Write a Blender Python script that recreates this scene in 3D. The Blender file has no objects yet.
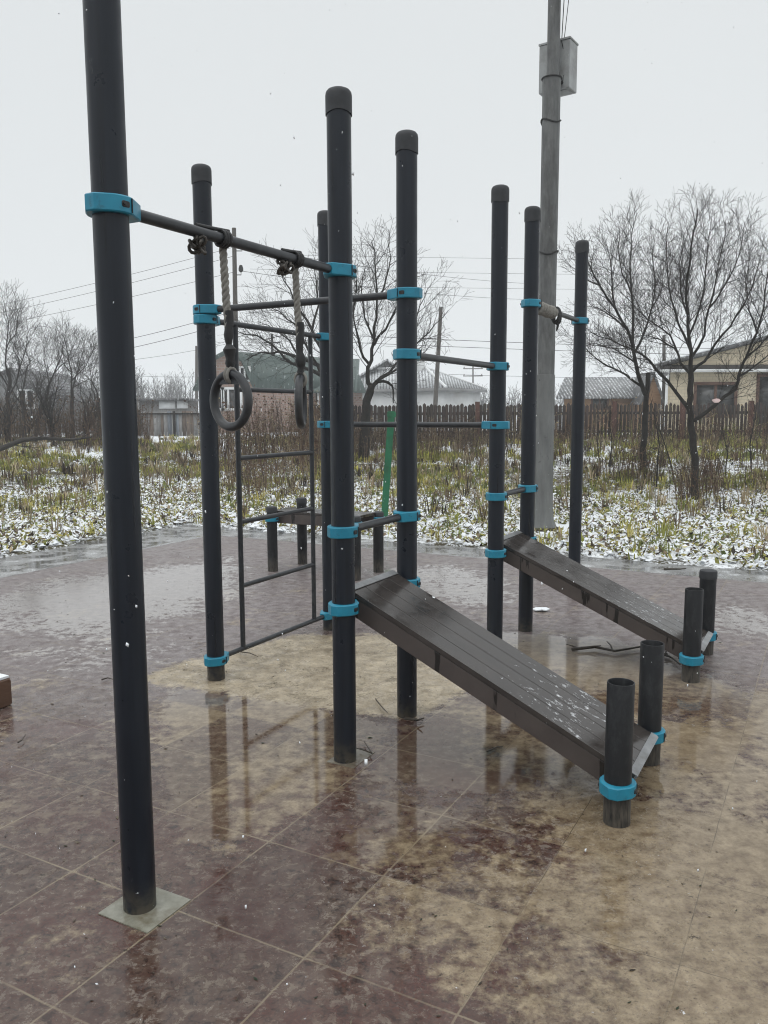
import bpy, math, random
import numpy as np
from math import sin, cos, pi, radians, hypot, atan2, sqrt, exp
from mathutils import Vector, Matrix, noise as mnoise

SC = bpy.context.scene
COL = SC.collection
rng = random.Random(7)
npr = np.random.default_rng(11)

# ------------------------------------------------------------------ camera
F_PX, PITCH, ROLL, CAM_H = 821.6, radians(6.939), radians(-0.217), 1.6556
_f = Vector((0, cos(PITCH), -sin(PITCH)))
_u = Vector((0, sin(PITCH), cos(PITCH)))
_r = Vector((1, 0, 0))
CR = cos(ROLL) * _r + sin(ROLL) * _u
CU = -sin(ROLL) * _r + cos(ROLL) * _u
cd = bpy.data.cameras.new('camera')
cam = bpy.data.objects.new('camera', cd)
COL.objects.link(cam)
cam.matrix_world = Matrix(((CR.x, CU.x, -_f.x, 0), (CR.y, CU.y, -_f.y, 0), (CR.z, CU.z, -_f.z, CAM_H), (0, 0, 0, 1)))
cd.sensor_fit = 'VERTICAL'
cd.sensor_height = 36
cd.lens = F_PX / 1024 * 36
cd.clip_start = 0.05
cd.clip_end = 2000
SC.camera = cam


def ray(x, y):
    return _f * F_PX + CR * (x - 384) - CU * (y - 512)


def at(x, y, Y):
    """point of the sight line of a photo position that lies Y metres ahead"""
    d = ray(x, y)
    t = Y / d.y
    return Vector((d.x * t, Y, CAM_H + d.z * t))


def on_ground(x, y, z=0.0):
    d = ray(x, y)
    t = (z - CAM_H) / d.z
    return Vector((d.x * t, d.y * t, z))


# frame of the playground: U runs along the row of posts, V towards the low ramp ends
TH = radians(61.549)
U = Vector((cos(TH), sin(TH), 0))
V = Vector((sin(TH), -cos(TH), 0))
C0 = Vector((-0.191, 3.773, 0))
ROTU = TH


def uv(u, v, z=0.0):
    p = C0 + U * u + V * v
    return Vector((p.x, p.y, z))


def to_uv(x, y):
    dx, dy = x - C0.x, y - C0.y
    return dx * U.x + dy * U.y, dx * V.x + dy * V.y


COURT_U0, COURT_U1, COURT_V0, COURT_V1 = -8.0, 6.02, -6.38, 9.0


def smooth(t):
    t = max(0.0, min(1.0, t))
    return t * t * (3 - 2 * t)


def ground_z(x, y):
    u, v = to_uv(x, y)
    r = max(u - COURT_U1, COURT_V0 - v, v - COURT_V1, COURT_U0 - u)
    if r < -0.02:
        return -0.08
    z = 0.02 + 0.58 * smooth((r - 3.0) / 15.0)
    k = min(1.0, max(0.0, r) / 2.0)
    if r < 60:
        z += k * (0.05 * mnoise.noise((x * 0.55, y * 0.55, 3.1)) + 0.018 * mnoise.noise((x * 2.3, y * 2.3, 1.7)))
    return z


# ------------------------------------------------------------------ materials
MATS = {}


class NT:
    def __init__(self, name):
        self.m = bpy.data.materials.new(name)
        self.m.use_nodes = True
        self.t = self.m.node_tree
        self.t.nodes.clear()
        self.out = self.n('ShaderNodeOutputMaterial')
        MATS[name] = self.m

    def n(self, typ, **kw):
        nd = self.t.nodes.new(typ)
        for k, v in kw.items():
            setattr(nd, k, v)
        return nd

    def l(self, a, b):
        self.t.links.new(a, b)

    def coord(self, scale=(1, 1, 1), rot=(0, 0, 0), loc=(0, 0, 0), world=False):
        if world:
            o = self.n('ShaderNodeNewGeometry').outputs['Position']
        else:
            o = self.n('ShaderNodeTexCoord').outputs['Object']
        mp = self.n('ShaderNodeMapping')
        mp.inputs['Scale'].default_value = scale
        mp.inputs['Rotation'].default_value = rot
        mp.inputs['Location'].default_value = loc
        self.l(o, mp.inputs['Vector'])
        return mp.outputs['Vector']

    def along(self, ang, scale):
        """object space turned about z first, stretched afterwards"""
        mp = self.n('ShaderNodeMapping')
        mp.inputs['Scale'].default_value = scale
        self.l(self.coord((1, 1, 1), (0, 0, ang)), mp.inputs['Vector'])
        return mp.outputs['Vector']

    def noise(self, vec, scale, detail=4, rough=0.55, dist=0.0):
        nd = self.n('ShaderNodeTexNoise')
        nd.inputs['Scale'].default_value = scale
        nd.inputs['Detail'].default_value = detail
        nd.inputs['Roughness'].default_value = rough
        nd.inputs['Distortion'].default_value = dist
        self.l(vec, nd.inputs['Vector'])
        return nd.outputs['Fac']

    def mapr(self, val, a, b, c=0.0, d=1.0, smooth=False):
        nd = self.n('ShaderNodeMapRange')
        if smooth:
            nd.interpolation_type = 'SMOOTHSTEP'
        self.put(val, nd.inputs['Value'])
        for i, x in zip(('From Min', 'From Max', 'To Min', 'To Max'), (a, b, c, d)):
            nd.inputs[i].default_value = x
        return nd.outputs['Result']

    def put(self, v, sock):
        if isinstance(v, (int, float)):
            sock.default_value = v
        elif isinstance(v, tuple):
            sock.default_value = v if len(v) == 4 or sock.type == 'VECTOR' else (*v, 1)
        else:
            self.l(v, sock)

    def math(self, op, a, b=0.0, clamp=False):
        nd = self.n('ShaderNodeMath', operation=op, use_clamp=clamp)
        self.put(a, nd.inputs[0])
        self.put(b, nd.inputs[1])
        return nd.outputs[0]

    def mix(self, f, a, b, mode='MIX'):
        nd = self.n('ShaderNodeMix', data_type='RGBA', blend_type=mode)
        self.put(f, nd.inputs[0])
        self.put(a, nd.inputs[6])
        self.put(b, nd.inputs[7])
        return nd.outputs[2]

    def mixf(self, f, a, b):
        nd = self.n('ShaderNodeMix', data_type='FLOAT')
        self.put(f, nd.inputs[0])
        self.put(a, nd.inputs[2])
        self.put(b, nd.inputs[3])
        return nd.outputs[0]

    def bump(self, h, strength=0.3, dist=0.01, normal=None):
        nd = self.n('ShaderNodeBump')
        self.put(strength, nd.inputs['Strength'])
        nd.inputs['Distance'].default_value = dist
        self.l(h, nd.inputs['Height'])
        if normal is not None:
            self.l(normal, nd.inputs['Normal'])
        return nd.outputs['Normal']

    def attr(self, name, fac=True):
        nd = self.n('ShaderNodeAttribute', attribute_name=name)
        return nd.outputs['Fac'] if fac else nd.outputs['Color']

    def specks(self, vec, scale, frac, size, dims='3D'):
        """mask of sparse little spots"""
        vo = self.n('ShaderNodeTexVoronoi')
        vo.voronoi_dimensions = dims
        vo.inputs['Scale'].default_value = scale
        self.l(vec, vo.inputs['Vector'])
        sep = self.n('ShaderNodeSeparateColor')
        self.l(vo.outputs['Color'], sep.inputs[0])
        a = self.math('LESS_THAN', sep.outputs[0], frac)
        sz = self.math('MULTIPLY', sep.outputs[1], size)
        b = self.math('LESS_THAN', vo.outputs['Distance'], sz)
        return self.math('MULTIPLY', a, b)

    def done(self, color, rough=0.6, normal=None, metal=0.0, spec=0.5, ior=None, coat=0.0, trans=None):
        p = self.n('ShaderNodeBsdfPrincipled')
        self.put(color, p.inputs['Base Color'])
        self.put(rough, p.inputs['Roughness'])
        self.put(metal, p.inputs['Metallic'])
        self.put(spec, p.inputs['Specular IOR Level'])
        if ior:
            p.inputs['IOR'].default_value = ior
        if coat:
            p.inputs['Coat Weight'].default_value = coat
            p.inputs['Coat Roughness'].default_value = 0.15
        if normal is not None:
            self.l(normal, p.inputs['Normal'])
        self.l(p.outputs[0], self.out.inputs['Surface'])
        return self.m


def simple(name, c1, c2=None, scale=6.0, rough=0.7, bump=0.2, bscale=None, bdist=0.01, tone=False, stretch=(1, 1, 1), spec=0.4, metal=0.0, dirt=None, snow=None):
    t = NT(name)
    co = t.coord(stretch)
    col = c1
    if c2 is not None:
        col = t.mix(t.mapr(t.noise(co, scale, 5, 0.6), 0.3, 0.7), c1, c2)
    if dirt is not None:
        col = t.mix(t.mapr(t.noise(co, scale * 0.35, 6, 0.7), 0.48, 0.68, 0, 0.8), col, dirt)
    if tone:
        col = t.mix(1.0, col, t.attr('tint', False), 'MULTIPLY')
    r = rough
    if snow:
        m = t.specks(t.coord(), snow[0], snow[1], snow[2])
        col = t.mix(m, col, (0.8, 0.82, 0.84))
        r = t.mixf(m, rough, 0.8)
    nrm = t.bump(t.noise(t.coord(stretch), bscale or scale * 5, 4, 0.6), bump, bdist) if bump else None
    return t.done(col, r, nrm, metal, spec)


def make_materials():
    # powder coated posts, wet, with clinging snow specks and dull scuffs
    t = NT('post_paint')
    co = t.coord()
    streak = t.noise(t.coord((14, 14, 0.8)), 2.0, 5, 0.6)
    col = t.mix(t.mapr(streak, 0.35, 0.7), (0.0050, 0.0078, 0.0135), (0.0110, 0.0152, 0.0235))
    scuff = t.mapr(t.noise(t.coord((5, 5, 1.6)), 3.0, 9, 0.8), 0.63, 0.70, 0, 0.65)
    col = t.mix(scuff, col, (0.075, 0.08, 0.082))
    runs = t.mapr(t.noise(t.coord((42, 42, 1.0)), 1.0, 3, 0.5), 0.55, 0.72)
    col = t.mix(t.math('MULTIPLY', runs, 0.6), col, (0.004, 0.005, 0.007))
    wco = t.n('ShaderNodeVectorMath', operation='ADD')
    nv = t.n('ShaderNodeTexNoise')
    nv.inputs['Scale'].default_value = 120
    t.l(co, nv.inputs['Vector'])
    sv = t.n('ShaderNodeVectorMath', operation='SCALE')
    sv.inputs['Scale'].default_value = 0.012
    t.l(nv.outputs['Color'], sv.inputs[0])
    t.l(co, wco.inputs[0])
    t.l(sv.outputs[0], wco.inputs[1])
    fleck = t.math('MULTIPLY', t.specks(wco.outputs[0], 24.0, 0.09, 0.12), 0.8)
    col = t.mix(fleck, col, (0.75, 0.78, 0.8))
    # dust splash near the ground
    sep = t.n('ShaderNodeSeparateXYZ')
    t.l(t.n('ShaderNodeNewGeometry').outputs['Position'], sep.inputs[0])
    mud = t.math('MULTIPLY', t.mapr(sep.outputs[2], 0.12, 0.0), t.mapr(t.noise(co, 25, 5), 0.35, 0.6))
    col = t.mix(t.math('MULTIPLY', mud, 0.7), col, (0.10, 0.085, 0.06))
    r = t.mixf(t.math('MAXIMUM', runs, t.mapr(t.noise(co, 9, 5), 0.4, 0.75)), t.mixf(t.mapr(streak, 0.3, 0.7), 0.34, 0.5), 0.22)
    t.done(col, r, t.bump(t.noise(co, 60, 4), 0.06, 0.004), 0, 0.35)

    t = NT('old_post_paint')
    co = t.coord()
    col = t.mix(t.mapr(t.noise(t.coord((9, 9, 4)), 3, 7, 0.7), 0.48, 0.75), (0.008, 0.009, 0.011), (0.030, 0.032, 0.034))
    sep = t.n('ShaderNodeSeparateXYZ')
    t.l(t.n('ShaderNodeNewGeometry').outputs['Position'], sep.inputs[0])
    col = t.mix(t.math('MULTIPLY', t.mapr(sep.outputs[2], 0.16, 0.06), t.mapr(t.noise(t.coord((20, 20, 3)), 5, 6), 0.3, 0.62)), col, (0.085, 0.075, 0.062))
    col = t.mix(t.specks(co, 20, 0.06, 0.1), col, (0.75, 0.78, 0.8))
    t.done(col, 0.45, t.bump(t.noise(co, 70, 4), 0.08, 0.004), 0, 0.35)

    simple('cap_plastic', (0.022, 0.024, 0.027), (0.034, 0.036, 0.04), 30, 0.6, 0.1, 200, 0.002, snow=(14, 0.05, 0.14))
    t = NT('clamp_plastic')
    co = t.coord()
    col = t.mix(t.mapr(t.noise(co, 12, 5), 0.35, 0.7), (0.009, 0.185, 0.285), (0.014, 0.24, 0.36))
    col = t.mix(t.mapr(t.noise(co, 30, 7, 0.75), 0.56, 0.68, 0, 0.6), col, (0.02, 0.085, 0.11))
    t.done(col, 0.38, t.bump(t.noise(co, 90, 3), 0.08, 0.003), 0, 0.45)
    simple('bolt_metal', (0.02, 0.02, 0.022), (0.06, 0.06, 0.06), 60, 0.45, 0, metal=0.6)
    simple('bar_paint', (0.014, 0.016, 0.020), (0.035, 0.038, 0.042), 9, 0.36, 0.08, 70, 0.003, stretch=(2, 2, 2), snow=(16, 0.04, 0.12))

    # ramp boards: wet brown composite with snow dabs on the low half
    t = NT('ramp_board')
    co = t.coord()
    va = -atan2(V.y, V.x)
    grain = t.noise(t.along(va, (2.5, 60, 10)), 1.2, 6, 0.6)
    col = t.mix(t.mapr(grain, 0.3, 0.7), (0.038, 0.032, 0.029), (0.052, 0.045, 0.041))
    wet = t.mapr(t.noise(co, 5, 5, 0.6), 0.42, 0.6, smooth=True)
    sep = t.n('ShaderNodeSeparateXYZ')
    t.l(t.n('ShaderNodeNewGeometry').outputs['Position'], sep.inputs[0])
    low = t.mapr(sep.outputs[2], 0.62, 0.34)
    dabs = t.noise(t.along(va, (9, 13, 9)), 2.3, 7, 0.72)
    fade = t.mapr(sep.outputs[2], 0.17, 0.3)
    thr = t.math('ADD', dabs, t.math('MULTIPLY', t.math('MULTIPLY', low, fade), 0.185))
    sn = t.mapr(thr, 0.735, 0.86)
    sn = t.math('MAXIMUM', sn, t.specks(co, 18, 0.08, 0.15))
    nsep = t.n('ShaderNodeSeparateXYZ')
    t.l(t.n('ShaderNodeNewGeometry').outputs['Normal'], nsep.inputs[0])
    sn = t.math('MULTIPLY', sn, t.math('GREATER_THAN', nsep.outputs[2], 0.5))
    col = t.mix(t.math('MULTIPLY', wet, 0.55), col, (0.026, 0.022, 0.02))
    col = t.mix(sn, col, (0.72, 0.74, 0.76))
    r = t.mixf(sn, t.mixf(wet, 0.22, 0.10), 0.8)
    h = t.math('ADD', t.math('MULTIPLY', grain, 0.4), t.math('MULTIPLY', sn, 1.5))
    t.done(col, r, t.bump(h, 0.12, 0.004), 0, 0.5)

    t = NT('ramp_side')
    drip = t.noise(t.coord((7, 7, 0.9)), 2.2, 4, 0.55)
    co = t.coord()
    m = t.mapr(drip, 0.585, 0.62)
    col = t.mix(t.mapr(t.noise(co, 9, 5), 0.3, 0.7), (0.060, 0.048, 0.045), (0.080, 0.066, 0.060))
    col = t.mix(m, col, (0.016, 0.014, 0.013))
    t.done(col, t.mixf(m, 0.5, 0.2), t.bump(t.noise(co, 60, 4), 0.08, 0.004), 0, 0.4)
    simple('end_metal', (0.15, 0.155, 0.16), (0.24, 0.245, 0.25), 12, 0.35, 0.1, 50, 0.004, dirt=(0.07, 0.065, 0.06))
    # rope, tape, ring
    simple('ring_plastic', (0.010, 0.011, 0.014), (0.032, 0.035, 0.04), 8, 0.38, 0.15, 70, 0.004, dirt=(0.07, 0.07, 0.07))
    simple('rope_fibre', (0.27, 0.262, 0.24), (0.17, 0.16, 0.142), 40, 0.9, 0.5, 260, 0.004)
    simple('black_tape', (0.012, 0.012, 0.013), (0.025, 0.025, 0.026), 30, 0.55, 0.4, 90, 0.004)
    simple('dull_steel', (0.11, 0.10, 0.09), (0.03, 0.027, 0.024), 40, 0.45, 0.2, 80, 0.003, metal=0.8)

    # ---------------- wet rubber court
    t = NT('court_rubber')
    wc = t.coord((1, 1, 1), world=True)
    uvw = t.coord((1, 1, 1), (0, 0, -TH), world=True)     # x along U, y along -V
    uvs = t.n('ShaderNodeVectorMath', operation='SUBTRACT')
    t.l(uvw, uvs.inputs[0])
    cu, cv = C0.x * U.x + C0.y * U.y, C0.x * V.x + C0.y * V.y
    uvs.inputs[1].default_value = (cu - 0.2840 + 0.507 * 40, -cv - 0.638 - 0.507 * 40 + 0.507 * 80 * 0, 0)
    sx = t.n('ShaderNodeSeparateXYZ')
    t.l(uvs.outputs[0], sx.inputs[0])
    gx = t.math('DIVIDE', sx.outputs[0], 0.507)
    gy = t.math('DIVIDE', sx.outputs[1], 0.507)
    wob = t.math('MULTIPLY', t.math('SUBTRACT', t.noise(wc, 9, 3), 0.5), 0.012)
    fx = t.math('ABSOLUTE', t.math('SUBTRACT', t.math('FRACT', t.math('ADD', gx, wob)), 0.5))
    fy = t.math('ABSOLUTE', t.math('SUBTRACT', t.math('FRACT', t.math('ADD', gy, wob)), 0.5))
    edge = t.math('MAXIMUM', fx, fy)
    joint = t.mapr(edge, 0.490, 0.4965, smooth=True)
    cid = t.n('ShaderNodeCombineXYZ')
    t.l(t.math('FLOOR', gx), cid.inputs[0])
    t.l(t.math('FLOOR', gy), cid.inputs[1])
    wn = t.n('ShaderNodeTexWhiteNoise')
    t.l(cid.outputs[0], wn.inputs['Vector'])
    tile_rnd = wn.outputs['Value']
    fine = t.noise(wc, 110, 4, 0.75)
    lump = t.noise(wc, 34, 5, 0.7)
    mid = t.noise(wc, 14, 6, 0.68)
    big = t.noise(wc, 2.6, 6, 0.62)
    red = t.mix(tile_rnd, (0.060, 0.019, 0.013), (0.098, 0.034, 0.025))
    red = t.mix(t.mapr(fine, 0.35, 0.7), red, (0.035, 0.020, 0.019))
    dust = t.mapr(t.math('ADD', mid, t.math('MULTIPLY', big, 0.5)), 0.68, 0.98)
    a_far = t.attr('sheen_slush')
    red = t.mix(t.math('MULTIPLY', dust, 0.5), red, (0.125, 0.095, 0.078))
    silt = t.mapr(t.noise(t.coord((1, 1, 1), (0, 0, 0.4), (7, 3, 0), world=True), 1.9, 7, 0.68), 0.36, 0.56, 0.05, 0.85)
    red = t.mix(t.math('MULTIPLY', silt, 0.6), red, t.mix(t.mapr(mid, 0.35, 0.65), (0.062, 0.042, 0.031), (0.125, 0.098, 0.075)))
    clod = t.math('MULTIPLY', t.mapr(t.noise(wc, 24, 6, 0.72, 0.4), 0.53, 0.60), t.mapr(silt, 0.2, 0.7, 0.25, 1.0))
    red = t.mix(t.math('MULTIPLY', clod, 0.6), red, (0.19, 0.155, 0.122))
    red = t.mix(t.math('MULTIPLY', t.mapr(t.noise(wc, 24, 6, 0.72, 0.4), 0.46, 0.40, 0, 0.75), t.mapr(silt, 0.2, 0.7, 0.3, 1.0)), red, (0.022, 0.014, 0.012))
    red = t.mix(t.math('MULTIPLY', a_far, 0.75), red, t.mix(t.mapr(t.math('ADD', mid, t.math('MULTIPLY', t.math('SUBTRACT', fine, 0.5), 0.9)), 0.36, 0.66), (0.10, 0.077, 0.077), (0.29, 0.262, 0.262)))  # far court greyed: grazing sky reflection put into the tile colour
    # sand and mud lying on the tiles
    a_mud = t.attr('mud')
    a_sand = t.attr('sand')
    a_pud = t.attr('puddle')
    mudn = t.math('ADD', t.math('MULTIPLY', t.math('SUBTRACT', mid, 0.5), 1.5), t.math('ADD', t.math('MULTIPLY', t.math('SUBTRACT', big, 0.5), 2.1), t.math('ADD', t.math('MULTIPLY', t.math('SUBTRACT', tile_rnd, 0.5), 0.55), t.math('MULTIPLY', t.math('SUBTRACT', lump, 0.5), 0.8))))
    mudf = t.mapr(t.math('ADD', a_mud, mudn), 0.36, 0.78)
    mudf = t.math('MULTIPLY', mudf, t.mapr(t.noise(wc, 60, 4, 0.7), 0.3, 0.55, 0.55, 1.0))
    sandn = t.math('ADD', t.math('MULTIPLY', t.math('SUBTRACT', mid, 0.5), 1.1), t.math('ADD', t.math('MULTIPLY', t.math('SUBTRACT', big, 0.5), 0.8), t.math('MULTIPLY', t.math('SUBTRACT', lump, 0.5), 0.7)))
    sandf = t.mapr(t.math('ADD', a_sand, sandn), 0.30, 0.6)
    jmud = t.math('MULTIPLY', joint, t.mapr(big, 0.35, 0.6, 0.25, 0.85))
    mudc = t.mix(t.mapr(mid, 0.35, 0.68), (0.14, 0.102, 0.060), (0.33, 0.262, 0.172))
    sandc = t.mix(t.mapr(t.noise(wc, 8, 7, 0.72, 0.6), 0.32, 0.66), (0.18, 0.14, 0.09), (0.46, 0.385, 0.275))
    sandc = t.mix(t.mapr(t.noise(wc, 60, 4), 0.52, 0.7, 0, 0.6), sandc, (0.12, 0.09, 0.055))
    col = t.mix(jmud, red, (0.235, 0.19, 0.13))
    col = t.mix(t.math('MULTIPLY', mudf, 0.9), col, mudc)
    seam = t.math('MULTIPLY', t.mapr(edge, 0.4945, 0.4975), t.mapr(t.noise(wc, 4, 3), 0.35, 0.55))
    col = t.mix(t.math('MULTIPLY', t.math('MULTIPLY', seam, mudf), 0.85), col, (0.045, 0.03, 0.02))
    col = t.mix(sandf, col, sandc)
    # slush grains
    slush = t.math('MULTIPLY', t.mapr(t.noise(wc, 48, 3, 0.6), 0.70, 0.74), t.mapr(big, 0.45, 0.6))
    grit = t.mapr(t.noise(wc, 75, 3, 0.6), 0.60, 0.68)
    grit2 = t.mapr(t.noise(t.coord((1, 1, 1), (0, 0, 0.7), (3.1, 0, 0), world=True), 90, 3, 0.6), 0.60, 0.66)
    chips = t.mapr(t.noise(t.coord((1, 1.5, 1), (0, 0, 1.9), world=True), 26, 5, 0.7), 0.60, 0.65)
    slush2 = t.math('MULTIPLY', t.mapr(t.noise(t.coord((1, 1, 1), world=True), 42, 5, 0.7), 0.60, 0.72, 0, 0.5), t.math('MULTIPLY', a_far, t.mapr(big, 0.4, 0.62)))
    sl = t.math('MAXIMUM', slush, slush2)
    # standing water
    pudn = t.math('ADD', t.math('MULTIPLY', t.math('SUBTRACT', mid, 0.5), 1.5), t.math('ADD', t.math('MULTIPLY', t.math('SUBTRACT', big, 0.5), 0.9), t.math('MULTIPLY', t.math('SUBTRACT', lump, 0.5), 0.9)))
    pudf = t.mapr(t.math('ADD', a_pud, pudn), 0.40, 0.56, smooth=True)
    film = t.mapr(t.noise(wc, 5.5, 6, 0.66), 0.40, 0.52, smooth=True)
    sl = t.math('MULTIPLY', sl, t.math('SUBTRACT', 1.0, pudf))
    col = t.mix(t.math('MULTIPLY', pudf, 0.25), col, t.mix(0.5, mudc, (0.14, 0.105, 0.065)))
    col = t.mix(t.math('MULTIPLY', t.math('MULTIPLY', pudf, a_far), t.mapr(sandf, 0.0, 0.3, 0.45, 0.0)), col, (0.34, 0.33, 0.325))  # far puddles paled: glancing sky reflection put into the colour, partly slush grey
    col = t.mix(sl, col, (0.55, 0.56, 0.57))
    dry = t.math('SUBTRACT', 1.0, t.math('MULTIPLY', pudf, 0.85))
    col = t.mix(t.math('MULTIPLY', t.math('MULTIPLY', grit2, dry), 0.5), col, (0.035, 0.024, 0.018))
    col = t.mix(t.math('MULTIPLY', t.math('MULTIPLY', chips, dry), t.mapr(big, 0.42, 0.6, 0.0, 0.85)), col, (0.024, 0.016, 0.012))
    col = t.mix(t.math('MULTIPLY', t.math('MULTIPLY', grit, dry), t.mapr(mid, 0.4, 0.6, 0.1, 0.5)), col, (0.22, 0.18, 0.145))
    rough = t.mixf(t.math('MAXIMUM', t.math('MULTIPLY', mudf, 0.8), film), 0.24, 0.075)
    rough = t.mixf(a_far, rough, t.mixf(film, 0.50, 0.36))
    rough = t.mixf(t.math('MULTIPLY', clod, 0.7), rough, 0.55)
    rough = t.mixf(sandf, rough, t.mapr(mid, 0.4, 0.6, 0.2, 0.6))
    rough = t.mixf(pudf, rough, t.mixf(a_far, 0.03, 0.06))
    rough = t.mixf(sl, rough, 0.75)
    h = t.math('ADD', t.math('MULTIPLY', fine, 0.45), t.math('ADD', t.math('MULTIPLY', mid, 0.9), t.math('ADD', t.math('MULTIPLY', lump, 0.9), t.math('MULTIPLY', clod, 0.8))))
    h = t.math('ADD', h, t.math('MULTIPLY', t.math('ADD', grit, t.math('ADD', grit2, chips)), 0.35))
    h = t.math('SUBTRACT', h, t.math('MULTIPLY', joint, 0.5))
    h = t.math('ADD', h, t.math('MULTIPLY', mudf, 0.3))
    bs = t.mixf(pudf, t.mixf(sandf, t.mixf(mudf, 0.5, 0.3), 0.9), t.mixf(a_far, 0.012, 0.02))
    bs = t.mixf(t.math('MULTIPLY', film, t.math('SUBTRACT', 1.0, pudf)), bs, t.mixf(clod, 0.05, 0.35))
    nrm = t.bump(h, bs, 0.005)
    t.done(col, rough, nrm, 0, 0.5, ior=1.48)

    t = NT('wet_asphalt')
    wc = t.coord(world=True)
    n1 = t.noise(wc, 3.0, 6, 0.65)
    n2 = t.noise(wc, 60, 4, 0.7)
    col = t.mix(t.mapr(n1, 0.35, 0.65), (0.15, 0.147, 0.146), (0.27, 0.267, 0.262))
    sn = t.mapr(t.math('ADD', n2, t.math('MULTIPLY', n1, 0.9)), 1.04, 1.16, 0, 0.8)
    col = t.mix(sn, col, (0.7, 0.72, 0.74))
    w = t.mapr(n1, 0.45, 0.55)
    t.done(col, t.mixf(w, 0.12, 0.5), t.bump(n2, t.mixf(w, 0.03, 0.3), 0.008), 0, 0.5, ior=1.38)

    simple('footing_concrete', (0.17, 0.165, 0.13), (0.27, 0.265, 0.22), 22, 0.22, 0.35, 60, 0.004, dirt=(0.11, 0.09, 0.055))

    simple('muddy_concrete', (0.12, 0.10, 0.07), (0.22, 0.205, 0.17), 16, 0.2, 0.35, 60, 0.004, dirt=(0.07, 0.045, 0.03))
    # field: soil, old grass and thin snow
    t = NT('field_ground')
    wc = t.coord(world=True)
    big = t.noise(wc, 0.45, 5, 0.6)
    mid = t.noise(wc, 3.2, 6, 0.68)
    fine = t.noise(wc, 24, 5, 0.7)
    soil = t.mix(t.mapr(mid, 0.35, 0.65), (0.045, 0.036, 0.022), (0.085, 0.078, 0.032))
    soil = t.mix(t.mapr(fine, 0.45, 0.65, 0, 0.7), soil, (0.10, 0.085, 0.05))
    a = t.attr('snowy')
    s = t.mapr(t.math('ADD', t.math('ADD', t.math('MULTIPLY', mid, 0.7), t.math('MULTIPLY', fine, 0.9)), t.math('ADD', t.math('MULTIPLY', big, 0.5), t.math('MULTIPLY', a, 0.34))), 1.12, 1.24)
    col = t.mix(s, soil, (0.78, 0.80, 0.82))
    t.done(col, t.mixf(s, 0.85, 0.7), t.bump(t.math('ADD', fine, s), 0.6, 0.03), 0, 0.3)

    t = NT('plant_tint')
    p = t.mix(t.mapr(t.noise(t.coord(), 30, 2), 0.3, 0.7, 0.75, 1.15), (0, 0, 0), (1, 1, 1))
    t.done(t.mix(1.0, t.attr('tint', False), p, 'MULTIPLY'), 0.65, None, 0, 0.3)
    simple('snow_white', (0.80, 0.82, 0.84), (0.72, 0.75, 0.78), 20, 0.7, 0.3, 60, 0.01)
    simple('bark_dark', (0.010, 0.009, 0.008), (0.026, 0.022, 0.019), 12, 0.85, 0.6, 40, 0.02)
    simple('bark_grey', (0.028, 0.025, 0.023), (0.055, 0.05, 0.046), 12, 0.85, 0.6, 40, 0.02)
    simple('twig_dark', (0.014, 0.012, 0.011), (0.026, 0.022, 0.019), 5, 0.85, 0)
    simple('twig_grey', (0.030, 0.027, 0.025), (0.05, 0.045, 0.042), 5, 0.85, 0)
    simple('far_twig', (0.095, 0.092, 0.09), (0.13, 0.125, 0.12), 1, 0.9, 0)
    # structures
    t = NT('post_concrete')
    co = t.coord()
    col = t.mix(t.mapr(t.noise(t.coord((3, 3, 0.7)), 3, 7, 0.65), 0.35, 0.7), (0.105, 0.108, 0.106), (0.17, 0.174, 0.17))
    col = t.mix(t.mapr(t.noise(co, 5, 8, 0.75), 0.60, 0.66, 0, 0.75), col, (0.07, 0.07, 0.07))
    col = t.mix(t.specks(co, 9, 0.1, 0.16), col, (0.03, 0.03, 0.03))
    t.done(col, 0.6, t.bump(t.noise(co, 40, 5), 0.3, 0.006), 0, 0.4)
    simple('stained_concrete', (0.075, 0.077, 0.077), (0.15, 0.153, 0.15), 4, 0.6, 0.3, 40, 0.006, stretch=(3, 3, 0.9), dirt=(0.035, 0.034, 0.033))
    simple('cabinet_paint', (0.27, 0.28, 0.28), (0.34, 0.35, 0.35), 5, 0.45, 0.1, 30, 0.004, dirt=(0.16, 0.16, 0.15))
    simple('dark_cable', (0.015, 0.015, 0.015), None, rough=0.6, bump=0)
    simple('wire_metal', (0.06, 0.06, 0.062), None, rough=0.5, bump=0)
    simple('green_paint', (0.012, 0.115, 0.055), (0.02, 0.16, 0.075), 8, 0.5, 0.2, 40, 0.005, dirt=(0.03, 0.05, 0.03))
    simple('old_wood_pole', (0.06, 0.054, 0.048), (0.11, 0.1, 0.09), 6, 0.85, 0.4, 30, 0.01, stretch=(4, 4, 0.5))
    simple('fence_wood', (0.026, 0.019, 0.016), (0.048, 0.036, 0.030), 5, 0.8, 0.3, 30, 0.01, tone=True, stretch=(4, 4, 0.6))
    simple('fence_post_wood', (0.055, 0.026, 0.019), (0.09, 0.04, 0.03), 5, 0.8, 0.3, 30, 0.01)
    simple('grey_board', (0.21, 0.205, 0.2), (0.30, 0.295, 0.29), 4, 0.8, 0.3, 30, 0.01, tone=True, stretch=(4, 4, 0.6))
    t = NT('yellow_brick')
    co = t.coord(rot=(pi / 2, 0, 0))
    br = t.n('ShaderNodeTexBrick')
    t.l(co, br.inputs['Vector'])
    br.inputs['Scale'].default_value = 1.0
    br.inputs['Brick Width'].default_value = 0.26
    br.inputs['Row Height'].default_value = 0.14
    br.inputs['Mortar Size'].default_value = 0.012
    br.inputs['Color1'].default_value = (0.56, 0.48, 0.35, 1)
    br.inputs['Color2'].default_value = (0.64, 0.56, 0.42, 1)
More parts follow.
